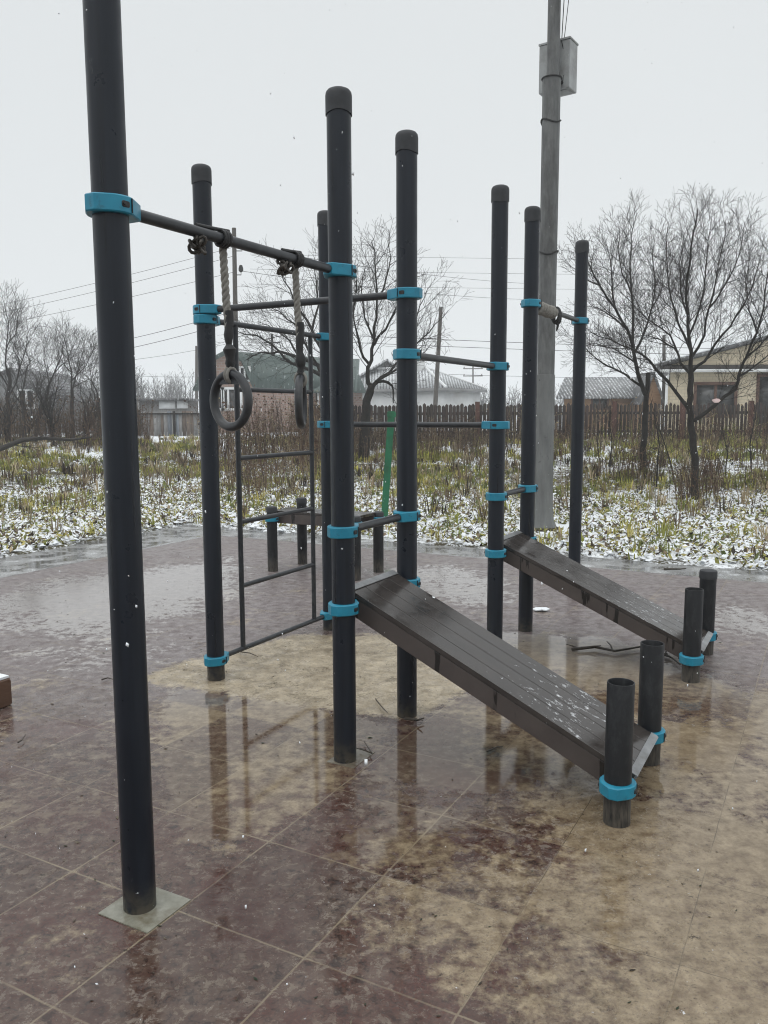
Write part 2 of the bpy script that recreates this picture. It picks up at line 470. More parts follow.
    br.inputs['Mortar'].default_value = (0.48, 0.42, 0.32, 1)
    col = t.mix(t.mapr(t.noise(co, 1.2, 5), 0.35, 0.75, 0, 0.4), br.outputs['Color'], (0.50, 0.43, 0.31))
    t.done(col, 0.8, t.bump(br.outputs['Fac'], -0.3, 0.01))
    t = NT('pink_brick')
    co = t.coord(rot=(pi / 2, 0, 0))
    br = t.n('ShaderNodeTexBrick')
    t.l(co, br.inputs['Vector'])
    br.inputs['Scale'].default_value = 1.0
    br.inputs['Brick Width'].default_value = 0.26
    br.inputs['Row Height'].default_value = 0.14
    br.inputs['Color1'].default_value = (0.25, 0.155, 0.125, 1)
    br.inputs['Color2'].default_value = (0.32, 0.21, 0.175, 1)
    br.inputs['Mortar'].default_value = (0.3, 0.26, 0.23, 1)
    t.done(t.mix(t.mapr(t.noise(co, 1.5, 5), 0.35, 0.75, 0, 0.5), br.outputs['Color'], (0.25, 0.19, 0.16)), 0.85)
    simple('cabin_wood', (0.27, 0.155, 0.085), (0.36, 0.22, 0.125), 3, 0.75, 0.4, 20, 0.02, stretch=(0.6, 0.6, 6))
    simple('brown_trim', (0.075, 0.038, 0.026), (0.11, 0.055, 0.036), 5, 0.6, 0.2)
    simple('white_trim', (0.72, 0.73, 0.73), (0.62, 0.63, 0.63), 4, 0.5, 0.1)
    simple('white_render', (0.55, 0.56, 0.56), (0.63, 0.64, 0.64), 2, 0.8, 0.2, 20, dirt=(0.46, 0.46, 0.45))
    simple('grey_render', (0.2, 0.2, 0.2), (0.26, 0.26, 0.26), 2, 0.8, 0.2, 20, dirt=(0.15, 0.15, 0.15))

    def corrugated(name, c1, c2, axis_rot, snow):
        t = NT(name)
        co = t.coord(rot=axis_rot)
        wv = t.n('ShaderNodeTexWave')
        wv.inputs['Scale'].default_value = 1.6
        t.l(co, wv.inputs['Vector'])
        col = t.mix(t.mapr(t.noise(t.coord(), 1.2, 6, 0.65), 0.35, 0.7), c1, c2)
        s = t.mapr(t.math('ADD', t.math('MULTIPLY', wv.outputs['Fac'], 0.25), t.noise(t.coord(), 5, 6, 0.7)), 0.78 - snow, 0.95 - snow)
        col = t.mix(t.math('MULTIPLY', s, 0.8), col, (0.74, 0.76, 0.78))
        t.done(col, 0.55, t.bump(wv.outputs['Fac'], 0.5, 0.03))
    corrugated('grey_sheet_roof', (0.12, 0.122, 0.125), (0.17, 0.172, 0.175), (0, 0, 0), 0.12)
    corrugated('white_sheet_roof', (0.22, 0.225, 0.23), (0.30, 0.305, 0.31), (0, 0, 0), 0.24)
    corrugated('green_sheet_roof', (0.058, 0.085, 0.077), (0.08, 0.11, 0.10), (0, 0, 0), -0.03)
    corrugated('dark_sheet_roof', (0.085, 0.085, 0.088), (0.12, 0.12, 0.122), (0, 0, 0), 0.05)
    t = NT('window_glass')
    t.done(t.mix(t.mapr(t.noise(t.coord(), 1.4, 4), 0.4, 0.65), (0.02, 0.021, 0.022), (0.075, 0.075, 0.075)), 0.06, None, 0, 0.5)  # paler patches are reflected sky put into the glass colour
    simple('pink_plastic', (0.72, 0.52, 0.50), (0.78, 0.62, 0.6), 9, 0.5, 0.2)
    simple('plank_brown', (0.075, 0.038, 0.022), (0.12, 0.065, 0.04), 6, 0.5, 0.3, 30, 0.008, stretch=(1, 1, 5))
    simple('stick_brown', (0.022, 0.017, 0.012), (0.05, 0.038, 0.025), 20, 0.5, 0.4, 60, 0.004)
    simple('soil_dark', (0.03, 0.022, 0.014), (0.06, 0.045, 0.028), 12, 0.8, 0.8, 40, 0.03)


make_materials()


# ------------------------------------------------------------------ mesh builder
class MB:
    def __init__(self):
        self.v = []
        self.f = []
        self.tint = None

    def add(self, verts, faces, tint=None):
        b = len(self.v)
        self.v.extend(verts)
        self.f.extend([tuple(i + b for i in fc) for fc in faces])
        if tint is not None or self.tint is not None:
            if self.tint is None:
                self.tint = [(1, 1, 1)] * b
            self.tint.extend([tint or (1, 1, 1)] * len(verts))
        return self

    def box(self, c, s, ax=None, ay=None, az=None, tint=None):
        c = Vector(c)
        ax = Vector(ax) if ax is not None else Vector((1, 0, 0))
        ay = Vector(ay) if ay is not None else Vector((0, 1, 0))
        az = Vector(az) if az is not None else ax.cross(ay)
        hx, hy, hz = s[0] / 2, s[1] / 2, s[2] / 2
        vs = [tuple(c + ax * (i * hx) + ay * (j * hy) + az * (k * hz)) for k in (-1, 1) for j in (-1, 1) for i in (-1, 1)]
        return self.add(vs, [(0, 2, 3, 1), (4, 5, 7, 6), (0, 1, 5, 4), (2, 6, 7, 3), (0, 4, 6, 2), (1, 3, 7, 5)], tint)

    def rbox(self, c, s, ax=None, ay=None, r=0.01, n=3, tint=None):
        """box with its four long edges (along az) left sharp and profile in ax/az rounded, swept along ay"""
        c = Vector(c)
        ax = Vector(ax) if ax is not None else Vector((1, 0, 0))
        ay = Vector(ay) if ay is not None else Vector((0, 1, 0))
        az = ax.cross(ay)
        prof = []
        for (sx, sz, a0) in ((1, 1, 0), (-1, 1, pi / 2), (-1, -1, pi), (1, -1, 1.5 * pi)):
            for k in range(n + 1):
                a = a0 + k / n * pi / 2
                prof.append((sx * (s[0] / 2 - r) + r * cos(a), sz * (s[2] / 2 - r) + r * sin(a)))
        m = len(prof)
        vs = []
        e = min(r, s[1] * 0.2)
        for (t, k) in ((-s[1] / 2, 1 - e / max(s[0], s[2])), (-s[1] / 2 + e, 1), (s[1] / 2 - e, 1), (s[1] / 2, 1 - e / max(s[0], s[2]))):
            for (px, pz) in prof:
                vs.append(tuple(c + ay * t + ax * px * k + az * pz * k))
        fs = []
        for q in range(3):
            for i in range(m):
                j = (i + 1) % m
                fs.append((q * m + i, q * m + j, (q + 1) * m + j, (q + 1) * m + i))
        fs = [tuple(reversed(x)) for x in fs]
        fs.append(tuple(range(m)))
        fs.append(tuple(reversed(range(3 * m, 4 * m))))
        return self.add(vs, [tuple(reversed(x)) for x in fs], tint)

    def tube(self, pts, radii, n=8, cap=True, tint=None, closed=False):
        pts = [Vector(p) for p in pts]
        m = len(pts)
        if not hasattr(radii, '__len__'):
            radii = [radii] * m
        vs, fs = [], []
        d0 = (pts[1] - pts[0]).normalized()
        ref = Vector((0, 0, 1)) if abs(d0.z) < 0.9 else Vector((1, 0, 0))
        x = d0.cross(ref).normalized()
        cs = [(cos(2 * pi * k / n), sin(2 * pi * k / n)) for k in range(n)]
        for i in range(m):
            if closed:
                d = (pts[(i + 1) % m] - pts[i - 1])
            elif i == 0:
                d = d0
            elif i == m - 1:
                d = pts[i] - pts[i - 1]
            else:
                d = pts[i + 1] - pts[i - 1]
            d = d.normalized()
            x = x - d * x.dot(d)
            if x.length < 1e-6:
                x = d.orthogonal()
            x = x.normalized()
            y = d.cross(x)
            r = radii[i]
            p = pts[i]
            for (c_, s_) in cs:
                vs.append((p.x + (x.x * c_ + y.x * s_) * r, p.y + (x.y * c_ + y.y * s_) * r, p.z + (x.z * c_ + y.z * s_) * r))
        last = m if closed else m - 1
        for i in range(last):
            a, b = i * n, ((i + 1) % m) * n
            for k in range(n):
                k2 = (k + 1) % n
                fs.append((a + k, a + k2, b + k2, b + k))
        if cap and not closed:
            fs.append(tuple(reversed(range(n))))
            fs.append(tuple(range((m - 1) * n, m * n)))
        return self.add(vs, fs, tint)

    def lathe(self, c, prof, n=32, wave=None):
        """profile of (radius, height) turned about the vertical through c"""
        c = Vector(c)
        vs, fs = [], []
        m = len(prof)
        for i, (r, z) in enumerate(prof):
            for k in range(n):
                a = 2 * pi * k / n
                dz = wave(a) if (wave and i < 2) else 0
                vs.append((c.x + r * cos(a), c.y + r * sin(a), c.z + z + dz))
        for i in range(m - 1):
            for k in range(n):
                k2 = (k + 1) % n
                fs.append((i * n + k, i * n + k2, (i + 1) * n + k2, (i + 1) * n + k))
        if prof[-1][0] > 1e-5:
            fs.append(tuple(range((m - 1) * n, m * n)))
        return self.add(vs, fs)

    def prism(self, poly, z0, z1, bev=0.0):
        """vertical prism of a convex outline with a small chamfer"""
        n = len(poly)
        cx = sum(p[0] for p in poly) / n
        cy = sum(p[1] for p in poly) / n
        mr = sum(hypot(p[0] - cx, p[1] - cy) for p in poly) / n
        k = 1 - bev / mr
        lay = [(z0, k), (z0 + bev, 1), (z1 - bev, 1), (z1, k)] if bev else [(z0, 1), (z1, 1)]
        vs, fs = [], []
        for (z, s) in lay:
            for p in poly:
                vs.append((cx + (p[0] - cx) * s, cy + (p[1] - cy) * s, z))
        for i in range(len(lay) - 1):
            for j in range(n):
                j2 = (j + 1) % n
                fs.append((i * n + j, i * n + j2, (i + 1) * n + j2, (i + 1) * n + j))
        fs.append(tuple(reversed(range(n))))
        fs.append(tuple(range((len(lay) - 1) * n, len(lay) * n)))
        return self.add(vs, fs)

    def build(self, name, mat, parent=None, smooth=True, angle=38, base=None):
        me = bpy.data.meshes.new(name)
        org = Vector((0, 0, 0))
        if parent is not None:
            org = world_of(parent)
        elif base is not None:
            org = Vector(base)
        va = np.array(self.v, dtype=np.float32) - np.array(org, dtype=np.float32)
        nl = sum(len(f) for f in self.f)
        me.vertices.add(len(va))
        me.vertices.foreach_set('co', va.ravel())
        tot = np.fromiter((len(f) for f in self.f), dtype=np.int32, count=len(self.f))
        idx = np.fromiter((i for f in self.f for i in f), dtype=np.int32, count=nl)
        st = np.concatenate(([0], np.cumsum(tot)[:-1])).astype(np.int32)
        me.loops.add(nl)
        me.loops.foreach_set('vertex_index', idx)
        me.polygons.add(len(self.f))
        me.polygons.foreach_set('loop_start', st)
        me.polygons.foreach_set('loop_total', tot)
        if smooth:
            me.polygons.foreach_set('use_smooth', np.ones(len(self.f), dtype=bool))
        me.update(calc_edges=True)
        me.validate()
        if smooth:
            me.set_sharp_from_angle(angle=radians(angle))
        if self.tint is None and mat in ('fence_wood', 'grey_board', 'plant_tint'):
            self.tint = [(1, 1, 1)] * len(self.v)
        if self.tint is not None:
            at_ = me.attributes.new('tint', 'FLOAT_COLOR', 'POINT')
            ca = np.ones((len(va), 4), dtype=np.float32)
            ca[:, :3] = np.array(self.tint, dtype=np.float32)
            at_.data.foreach_set('color', ca.ravel())
        me.materials.append(MATS[mat])
        o = bpy.data.objects.new(name, me)
        COL.objects.link(o)
        if parent is not None:
            o.parent = parent
        else:
            o.location = org
        return o


def world_of(o):
    p = Vector(o.location)
    while o.parent:
        o = o.parent
        p += Vector(o.location)
    return p


def tag(o, label=None, cat=None, group=None, kind=None):
    if label:
        o['label'] = label
    if cat:
        o['category'] = cat
    if group:
        o['group'] = group
    if kind:
        o['kind'] = kind
    return o


def thing(name, label, cat, loc, group=None):
    o = bpy.data.objects.new(name, None)
    o.empty_display_size = 0.2
    COL.objects.link(o)
    o.location = loc
    return tag(o, label, cat, group)


# ------------------------------------------------------------------ setting: ground, court, path
def axis_values(lo, hi, f0, f1, fine, coarse):
    a = [f0]
    step = fine
    while a[0] > lo:
        step = min(step * 1.25, coarse)
        a.insert(0, a[0] - step)
    x = f0
    while x < f1:
        x += fine
        a.append(x)
    step = fine
    while a[-1] < hi:
        step = min(step * 1.25, coarse)
        a.append(a[-1] + step)
    return a


def grid_mesh(name, xs, ys, zf, mat, attrs=None):
    nx, ny = len(xs), len(ys)
    co = np.zeros((ny, nx, 3), dtype=np.float32)
    for j, y in enumerate(ys):
        for i, x in enumerate(xs):
            co[j, i] = zf(x, y)
    me = bpy.data.meshes.new(name)
    me.vertices.add(nx * ny)
    me.vertices.foreach_set('co', co.ravel())
    I = np.arange(nx * ny).reshape(ny, nx)
    q = np.stack([I[:-1, :-1], I[:-1, 1:], I[1:, 1:], I[1:, :-1]], axis=-1).reshape(-1, 4).astype(np.int32)
    me.loops.add(q.size)
    me.loops.foreach_set('vertex_index', q.ravel())
    me.polygons.add(len(q))
    me.polygons.foreach_set('loop_start', np.arange(0, q.size, 4, dtype=np.int32))
    me.polygons.foreach_set('loop_total', np.full(len(q), 4, dtype=np.int32))
    me.polygons.foreach_set('use_smooth', np.ones(len(q), dtype=bool))
    me.update(calc_edges=True)
    if attrs:
        for k, fn in attrs.items():
            a = me.attributes.new(k, 'FLOAT', 'POINT')
            a.data.foreach_set('value', np.array([fn(*p) for p in co.reshape(-1, 3)], dtype=np.float32))
    me.materials.append(MATS[mat])
    o = bpy.data.objects.new(name, me)
    COL.objects.link(o)
    return o


def snowy(x, y, z):
    u, v = to_uv(x, y)
    r = max(u - COURT_U1, COURT_V0 - v)
    return (1.0 - 0.75 * smooth((r - 3.5) / 6.0) + 0.55 * smooth((r - 8) / 6)) * (0.35 + 0.65 * smooth(r / 0.7))


xs = axis_values(-260, 260, -17, 19, 0.26, 25)
ys = axis_values(-60, 320, 6.0, 34, 0.26, 25)
tag(grid_mesh('ground', xs, ys, lambda x, y: (x, y, ground_z(x, y)), 'field_ground', {'snowy': snowy}), kind='structure')


def poly_dist(px, py, poly):
    """signed distance, positive inside"""
    inside = False
    best = 1e9
    n = len(poly)
    for i in range(n):
        x0, y0 = poly[i]
        x1, y1 = poly[(i + 1) % n]
        if (y0 > py) != (y1 > py) and px < (x1 - x0) * (py - y0) / (y1 - y0) + x0:
            inside = not inside
        dx, dy = x1 - x0, y1 - y0
        t = max(0, min(1, ((px - x0) * dx + (py - y0) * dy) / (dx * dx + dy * dy)))
        best = min(best, hypot(px - x0 - t * dx, py - y0 - t * dy))
    return best if inside else -best


def soft(px, py, poly, w):
    return smooth(0.5 + poly_dist(px, py, poly) / (2 * w))


SAND = [(0.42, -1.75), (0.9, -1.75), (1.75, -1.45), (2.0, -0.9), (2.1, -0.3), (1.25, 0.15), (0.62, 0.06), (0.5, -0.55)]
PUDS = [([(1.2, -4.6), (2.3, -4.85), (4.1, -4.0), (3.4, -3.2), (2.6, -2.7), (0.9, -2.6), (0.8, -3.5)], 0.75, 0.80),
        ([(0.42, -1.5), (0.7, -0.9), (0.62, -0.5), (0.45, 0.0), (-0.38, 0.16), (-0.8, 0.05), (-0.95, -0.15), (-0.4, -0.8)], 0.16, 1.0),
        ([(1.15, 0.1), (1.1, 0.6), (0.6, 1.1), (0.2, 0.95), (-0.05, 0.7), (-0.1, 0.2), (0.3, 0.1)], 0.16, 1.0),
        ([(2.5, -0.2), (2.75, 0.6), (2.0, 1.5), (1.5, 1.75), (1.25, 1.1), (1.15, 0.5), (1.8, 0.1)], 0.2, 1.0),
        ([(0.4, 1.15), (0.9, 1.5), (0.6, 2.0), (0.1, 1.75), (-0.05, 1.35)], 0.25, 0.62),
        ([(-0.1, 0.25), (-0.2, 0.75), (-0.75, 0.95), (-0.85, 0.3)], 0.15, 0.6),
        ([(2.2, 1.3), (1.6, 2.6), (0.3, 3.4), (-0.9, 2.6), (-0.4, 1.6), (0.4, 1.3), (0.9, 1.2)], 0.35, 0.66),
        ([(-1.5, -0.9), (-0.9, -1.5), (0.1, -1.7), (-0.2, -0.9), (-0.9, -0.2)], 0.3, 0.42),
        ([(0.3, -3.2), (1.6, -2.6), (1.0, -1.6), (0.1, -1.9)], 0.4, 0.4),
        ([(4.2, -2.4), (5.0, -1.6), (4.6, -0.9), (3.6, -0.3), (3.0, -0.6), (3.6, -1.8)], 0.4, 0.62),
        ([(3.2, 0.8), (4.4, 1.2), (4.0, 3.0), (3.0, 2.6)], 0.4, 0.55)]
MUDS = [([(0.6, 0.75), (1.3, 1.2), (2.0, 1.6), (2.4, 2.8), (2.2, 5), (-4, 5), (-1.7, 1.7), (-1.1, 1.2), (-0.75, 0.6), (-0.2, 0.85)], 0.35, 0.86),
        ([(0.6, -1.6), (0.9, -0.4), (0.3, 0.1), (-0.6, 0.1), (-0.5, -0.8)], 0.25, 0.58),
        ([(1.0, 0.0), (1.0, 0.6), (0.45, 1.0), (0.05, 0.6)], 0.25, 0.75),
        ([(1.6, -0.1), (2.6, 0.0), (2.6, 1.2), (1.3, 2.0), (0.9, 0.9)], 0.3, 0.75)]


def a_mud(x, y, z):
    u, v = to_uv(x, y)
    if abs(u) > 5 or abs(v) > 6:
        return 0.0
    return max(k * soft(u, v, p, w) for p, w, k in MUDS)


def a_sand(x, y, z):
    u, v = to_uv(x, y)
    if abs(u) > 4 or abs(v) > 4:
        return 0.0
    return 0.95 * soft(u, v, SAND, 0.16)


def a_pud(x, y, z):
    u, v = to_uv(x, y)
    if abs(u) > 6 or abs(v) > 6:
        return 0.0
    return max(k * soft(u, v, p, w) for p, w, k in PUDS) * (1 - 0.9 * soft(u, v, SAND, 0.12))


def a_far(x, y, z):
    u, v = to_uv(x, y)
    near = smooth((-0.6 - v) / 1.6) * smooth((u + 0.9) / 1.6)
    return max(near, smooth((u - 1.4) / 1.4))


us = axis_values(COURT_U0 + 0.4, 5.4, -2.2, 5.2, 0.065, 0.4)
vs_ = axis_values(-5.35, COURT_V1 - 0.4, -5.2, 3.6, 0.065, 0.4)
us[0], us[-1], vs_[0], vs_[-1] = COURT_U0, 5.4, -5.35, COURT_V1
us = sorted(u for u in us if COURT_U0 <= u <= 5.4)
vs_ = sorted(v for v in vs_ if -5.35 <= v <= COURT_V1)


def court_pt(v, u):
    p = uv(u, v, 0.0)
    return (p.x, p.y, 0.0)


court = grid_mesh('pavement', vs_, us, court_pt, 'court_rubber', {'mud': a_mud, 'sand': a_sand, 'puddle': a_pud, 'sheen_slush': a_far})
# grid runs (v,u): turn it the right way up
court.data.flip_normals()
tag(court, kind='structure')

mb = MB()


def slab(mb, u0, u1, v0, v1, z0, z1):
    c = uv((u0 + u1) / 2, (v0 + v1) / 2, (z0 + z1) / 2)
    mb.box(c, (u1 - u0, v1 - v0, z1 - z0), U, V, Vector((0, 0, 1)))


def edge_strip(mb, pts_in, pts_out, z0, z1):
    n = len(pts_in)
    vs = [tuple((*p.xy, z1)) for p in pts_in] + [tuple((*p.xy, z1)) for p in pts_out] + [tuple((*p.xy, z0)) for p in pts_out]
    fs = []
    for i in range(n - 1):
        fs.append((i, i + 1, n + i + 1, n + i))
        fs.append((n + i, n + i + 1, 2 * n + i + 1, 2 * n + i))
    mb.add(vs, fs)


pin, pout = [], []
N = 60
for i in range(N + 1):
    u_ = COURT_U0 + (5.4 - COURT_U0) * i / N
    uo = COURT_U0 + (6.0 - COURT_U0) * i / N
    pin.append(uv(u_, -5.35))
    pout.append(uv(uo, -6.38 + 0.07 * mnoise.noise((uo * 1.3, 0, 5)) + 0.03 * mnoise.noise((uo * 6, 2, 5))))
for i in range(N + 1):
    pin.append(uv(5.4, -5.35 + (COURT_V1 + 5.35) * i / N))
    vo = -6.38 + (COURT_V1 + 6.38) * i / N
    pout.append(uv(6.04 + 0.09 * mnoise.noise((vo * 1.1, 7, 5)) + 0.04 * mnoise.noise((vo * 6, 4, 5)), vo))
edge_strip(mb, pin, pout, -0.1, 0.001)
path = mb.build('path', 'wet_asphalt', smooth=False)
bpy.context.view_layer.update()
if path.data.polygons[0].normal.z < 0:
    path.data.flip_normals()
tag(path, kind='structure')

mb = MB()
mb.box(uv(-1.335, 0.018, -0.031), (0.205, 0.22, 0.07), U, V, Vector((0, 0, 1)))
ft = mb.build('concrete_footing', 'footing_concrete', base=uv(-1.34, 0.02, 0))
tag(ft, 'pale concrete square set in the tiles around the foot of the nearest post', 'footing')

mb = MB()
mb.box(uv(0.035, 0.012, -0.0325), (0.205, 0.15, 0.07), U, V, Vector((0, 0, 1)))
ft = mb.build('concrete_footing', 'muddy_concrete', base=uv(0.03, 0.03, 0))
tag(ft, 'muddy concrete square at the foot of the tall middle post beside the near ramp', 'footing')

# ------------------------------------------------------------------ the workout frame
LONG, SHORT, RAMP = 1.340, 0.657, 1.286
P = {'a': uv(-LONG, 0), 'c': uv(0, 0), 'd': uv(SHORT, 0), 'f': uv(SHORT + LONG, 0), 'g': uv(2 * SHORT + LONG, 0), 'h': uv(2 * SHORT + 2 * LONG, 0),
     'b': uv(SHORT, -LONG), 'e': uv(SHORT + LONG, -LONG)}
P['i'] = uv(0, RAMP)
P['j'] = uv(SHORT, RAMP)
P['k'] = uv(SHORT + LONG, RAMP)
P['l'] = uv(2 * SHORT + LONG, RAMP)
R = 0.054
frame = thing('workout_frame', 'dark outdoor exercise frame with tall capped posts, blue clamps and two plank ramps', 'exercise frame', uv(0, 0))


def cap_mesh(mb, p, z, ph):
    w = lambda a: 0.006 * cos(2 * a + ph)
    mb.lathe((p.x, p.y, z - 0.105), [(R + 0.0005, 0.0), (R + 0.0045, 0.0), (R + 0.0045, 0.06), (R + 0.0045, 0.075), (R + 0.002, 0.089), (R - 0.006, 0.099), (R - 0.018, 0.1045), (R - 0.036, 0.107), (0.0, 0.108)], 32, w)


def tall_post(key, top, sink=0.05):
    p = P[key]
    mb = MB()
    mb.lathe((p.x, p.y, 0), [(R, -sink), (R, 0.3), (R, 1.2), (R, top - 0.03)], 32)
    po = mb.build('post', 'post_paint', frame)
    c = MB()
    cap_mesh(c, p, top, ord(key) % 6)
    c.build('post_cap', 'cap_plastic', po)
    return po


for k, top in (('a', 3.1), ('b', 3.085), ('c', 3.052), ('d', 3.06), ('e', 3.10), ('f', 3.105), ('g', 3.11), ('h', 3.11)):
    tall_post(k, top)


def low_post(key, top, capped):
    p = P[key]
    mb = MB()
    if capped:
        mb.lathe((p.x, p.y, 0), [(R, -0.05), (R, top - 0.03)], 32)
    else:   # open pipe, its cap is missing
        mb.lathe((p.x, p.y, 0), [(R, -0.05), (R, top - 0.002), (R - 0.001, top), (R - 0.004, top), (R - 0.005, top - 0.002), (R - 0.005, top - 0.3), (0.0, top - 0.3)], 32)
    po = mb.build('low_post', 'old_post_paint', frame)
    if capped:
        c = MB()
        c.lathe((p.x, p.y, top - 0.06), [(R + 0.0005, 0), (R + 0.004, 0), (R + 0.004, 0.045), (R + 0.001, 0.054), (R - 0.008, 0.058), (0, 0.06)], 32)
        c.build('post_cap', 'cap_plastic', po)


low_post('i', 0.587, False)
low_post('j', 0.579, False)
low_post('k', 0.577, False)
low_post('l', 0.585, True)


def clamp(parent, p, z, d, h=0.052, lug=0.050, ear=0.028, seam=True):
    """ring of blue plastic round a post with a socket towards d"""
    d = Vector(d).normalized()
    n = Vector((-d.y, d.x, 0))
    rc = R + 0.0185
    out = []
    for k in range(40):
        a = 2 * pi * k / 40
        out.append((rc * cos(a), rc * sin(a)))
    for (x, y) in ((R + lug, 0.022), (R + lug, -0.022), (R + lug - 0.005, 0.027), (R + lug - 0.005, -0.027), (-R - ear, 0.018), (-R - ear, -0.018), (-R - ear + 0.005, 0.023), (-R - ear + 0.005, -0.023)):
        out.append((x, y))
    # convex hull
    pts = sorted(set(out))

    def half(ps):
        h_ = []
        for q in ps:
            while len(h_) > 1 and (h_[-1][0] - h_[-2][0]) * (q[1] - h_[-2][1]) - (h_[-1][1] - h_[-2][1]) * (q[0] - h_[-2][0]) <= 0:
                h_.pop()
            h_.append(q)
        return h_
    lo = half(pts)
    up = half(pts[::-1])
    hull = lo[:-1] + up[:-1]
    poly = [(p.x + d.x * x + n.x * y, p.y + d.y * x + n.y * y) for x, y in hull]
    mb = MB()
    mb.prism(poly, z - h / 2, z + h / 2, 0.004)
    c = mb.build('clamp', 'clamp_plastic', parent, angle=42)
    for s in (-1, 1):
        b = MB()
        # recess with the bolt head, and the seam of the two halves
        q = p + n * s * (rc - 0.0038) - d * 0.006
        b.rbox((q.x, q.y, z), (0.030, 0.010, 0.019), d, n, 0.006)
        q2 = p + n * s * (rc - 0.0025) - d * 0.012
        b.tube([(q2.x, q2.y, z), (q2.x + n.x * s * 0.006, q2.y + n.y * s * 0.006, z)], 0.0068, 6)
        if seam:
            q3 = p + n * s * (rc - 0.0012) + d * 0.018
            b.box((q3.x, q3.y, z), (0.0025, 0.006, h - 0.009), d, n)
        b.build('bolt', 'bolt_metal', c, angle=15)
    return c


def bar(name, p0, p1, z0, z1, r=0.0195):
    d = (p1 - p0).normalized()
    a = p0 + d * (R + 0.01)
    b = p1 - d * (R + 0.01)
    mb = MB()
    mb.tube([(a.x, a.y, z0), ((a.x + b.x) / 2, (a.y + b.y) / 2, (z0 + z1) / 2), (b.x, b.y, z1)], r, 20)
    return mb.build(name, 'bar_paint', frame)


def joined(name, ka, kb, z, r=0.0195, za=None):
    d = P[kb] - P[ka]
    clamp(frame, P[ka], za or z, d)
    clamp(frame, P[kb], z, -d)
    return bar(name, P[ka], P[kb], za or z, z, r)


joined('bar', 'a', 'c', 2.277)
joined('bar', 'b', 'd', 2.260)
joined('bar', 'c', 'd', 1.108)
joined('bar', 'd', 'f', 1.952)
joined('bar', 'e', 'f', 1.566)
joined('bar', 'f', 'g', 1.088)
joined('bar', 'g', 'h', 2.432)
# ladder between the two posts of the left row
joined('ladder_bar', 'b', 'e', 2.203, 0.0175)
joined('ladder_bar', 'b', 'e', 0.118, 0.0165, za=0.125)
bu = (P['e'] - P['b']).normalized()
for s in (0.275, 1.120):
    q = P['b'] + bu * s
    MB().tube([(q.x, q.y, 0.125), (q.x, q.y, 1.2), (q.x, q.y, 2.2)], 0.0165, 14).build('ladder_rail', 'bar_paint', frame)
for z in (0.54, 0.957, 1.367, 1.80):
    a, b = P['b'] + bu * 0.275, P['b'] + bu * 1.120
    MB().tube([(a.x, a.y, z), (b.x, b.y, z)], 0.0155, 14).build('ladder_rung', 'bar_paint', frame)


def ramp(u0, zc_top, zc_low):
    # clamps that carry it
    ka, kb, kc, kd = ('c', 'd', 'i', 'j') if u0 < 1 else ('f', 'g', 'k', 'l')
    clamp(frame, P[ka], zc_top, P[kb] - P[ka], lug=0.030)
    clamp(frame, P[kb], zc_top - 0.003, P[ka] - P[kb], lug=0.030)
    clamp(frame, P[kc], zc_low, P[kd] - P[kc], lug=0.030)
    clamp(frame, P[kd], zc_low - 0.012, P[kc] - P[kd], lug=0.030)
    top = uv(u0, -0.03, zc_top + 0.072)
    low = uv(u0, 1.335, 0.168)
    ax = (low - top)
    L = ax.length
    ax = ax.normalized()
    up = U.cross(ax)
    if up.z < 0:
        up = -up
    W = 0.47
    mid = (top + low) / 2
    deck = MB()
    n = 4
    gap = 0.0035
    pw = (W - gap * (n - 1)) / n
    for k in range(n):
        off = -W / 2 + pw / 2 + k * (pw + gap)
        c = mid + U * off - up * 0.012
        deck.rbox(c, (pw, L, 0.024), U, ax, 0.0018, 2)
    dk = deck.build('ramp_deck', 'ramp_board', frame, angle=15)
    for s in (-1, 1):
        b = MB()
        c = mid + U * s * (W / 2 - 0.020) - up * (0.026 + 0.044)
        b.rbox(c, (0.032, L - 0.006, 0.086), U, ax, 0.004, 2)
        b.build('side_beam', 'ramp_side', dk, angle=15)
    for (end, s) in ((top, -1), (low, 1)):
        b = MB()
        c = end + ax * s * 0.006 - up * 0.016
        b.rbox(c, (W, 0.008, 0.040), U, ax, 0.003, 2)
        b.rbox(end - ax * s * 0.011 + up * 0.0035, (W, 0.032, 0.004), U, ax, 0.0015, 2)
        b.build('end_plate', 'end_metal', dk, angle=15)
    # cross bearer under each end that rests on the clamps
    for (t, zc) in ((0.05, 0), (L - 0.13, 0)):
        b = MB()
        c = top + ax * t - up * 0.055
        b.rbox(c, (W - 0.09, 0.05, 0.05), U, ax, 0.004, 2)
        b.build('cross_bearer', 'bar_paint', dk, angle=15)
    return dk


ramp(0.3285, 0.745, 0.150)
ramp(SHORT + LONG + 0.3285, 0.700, 0.140)


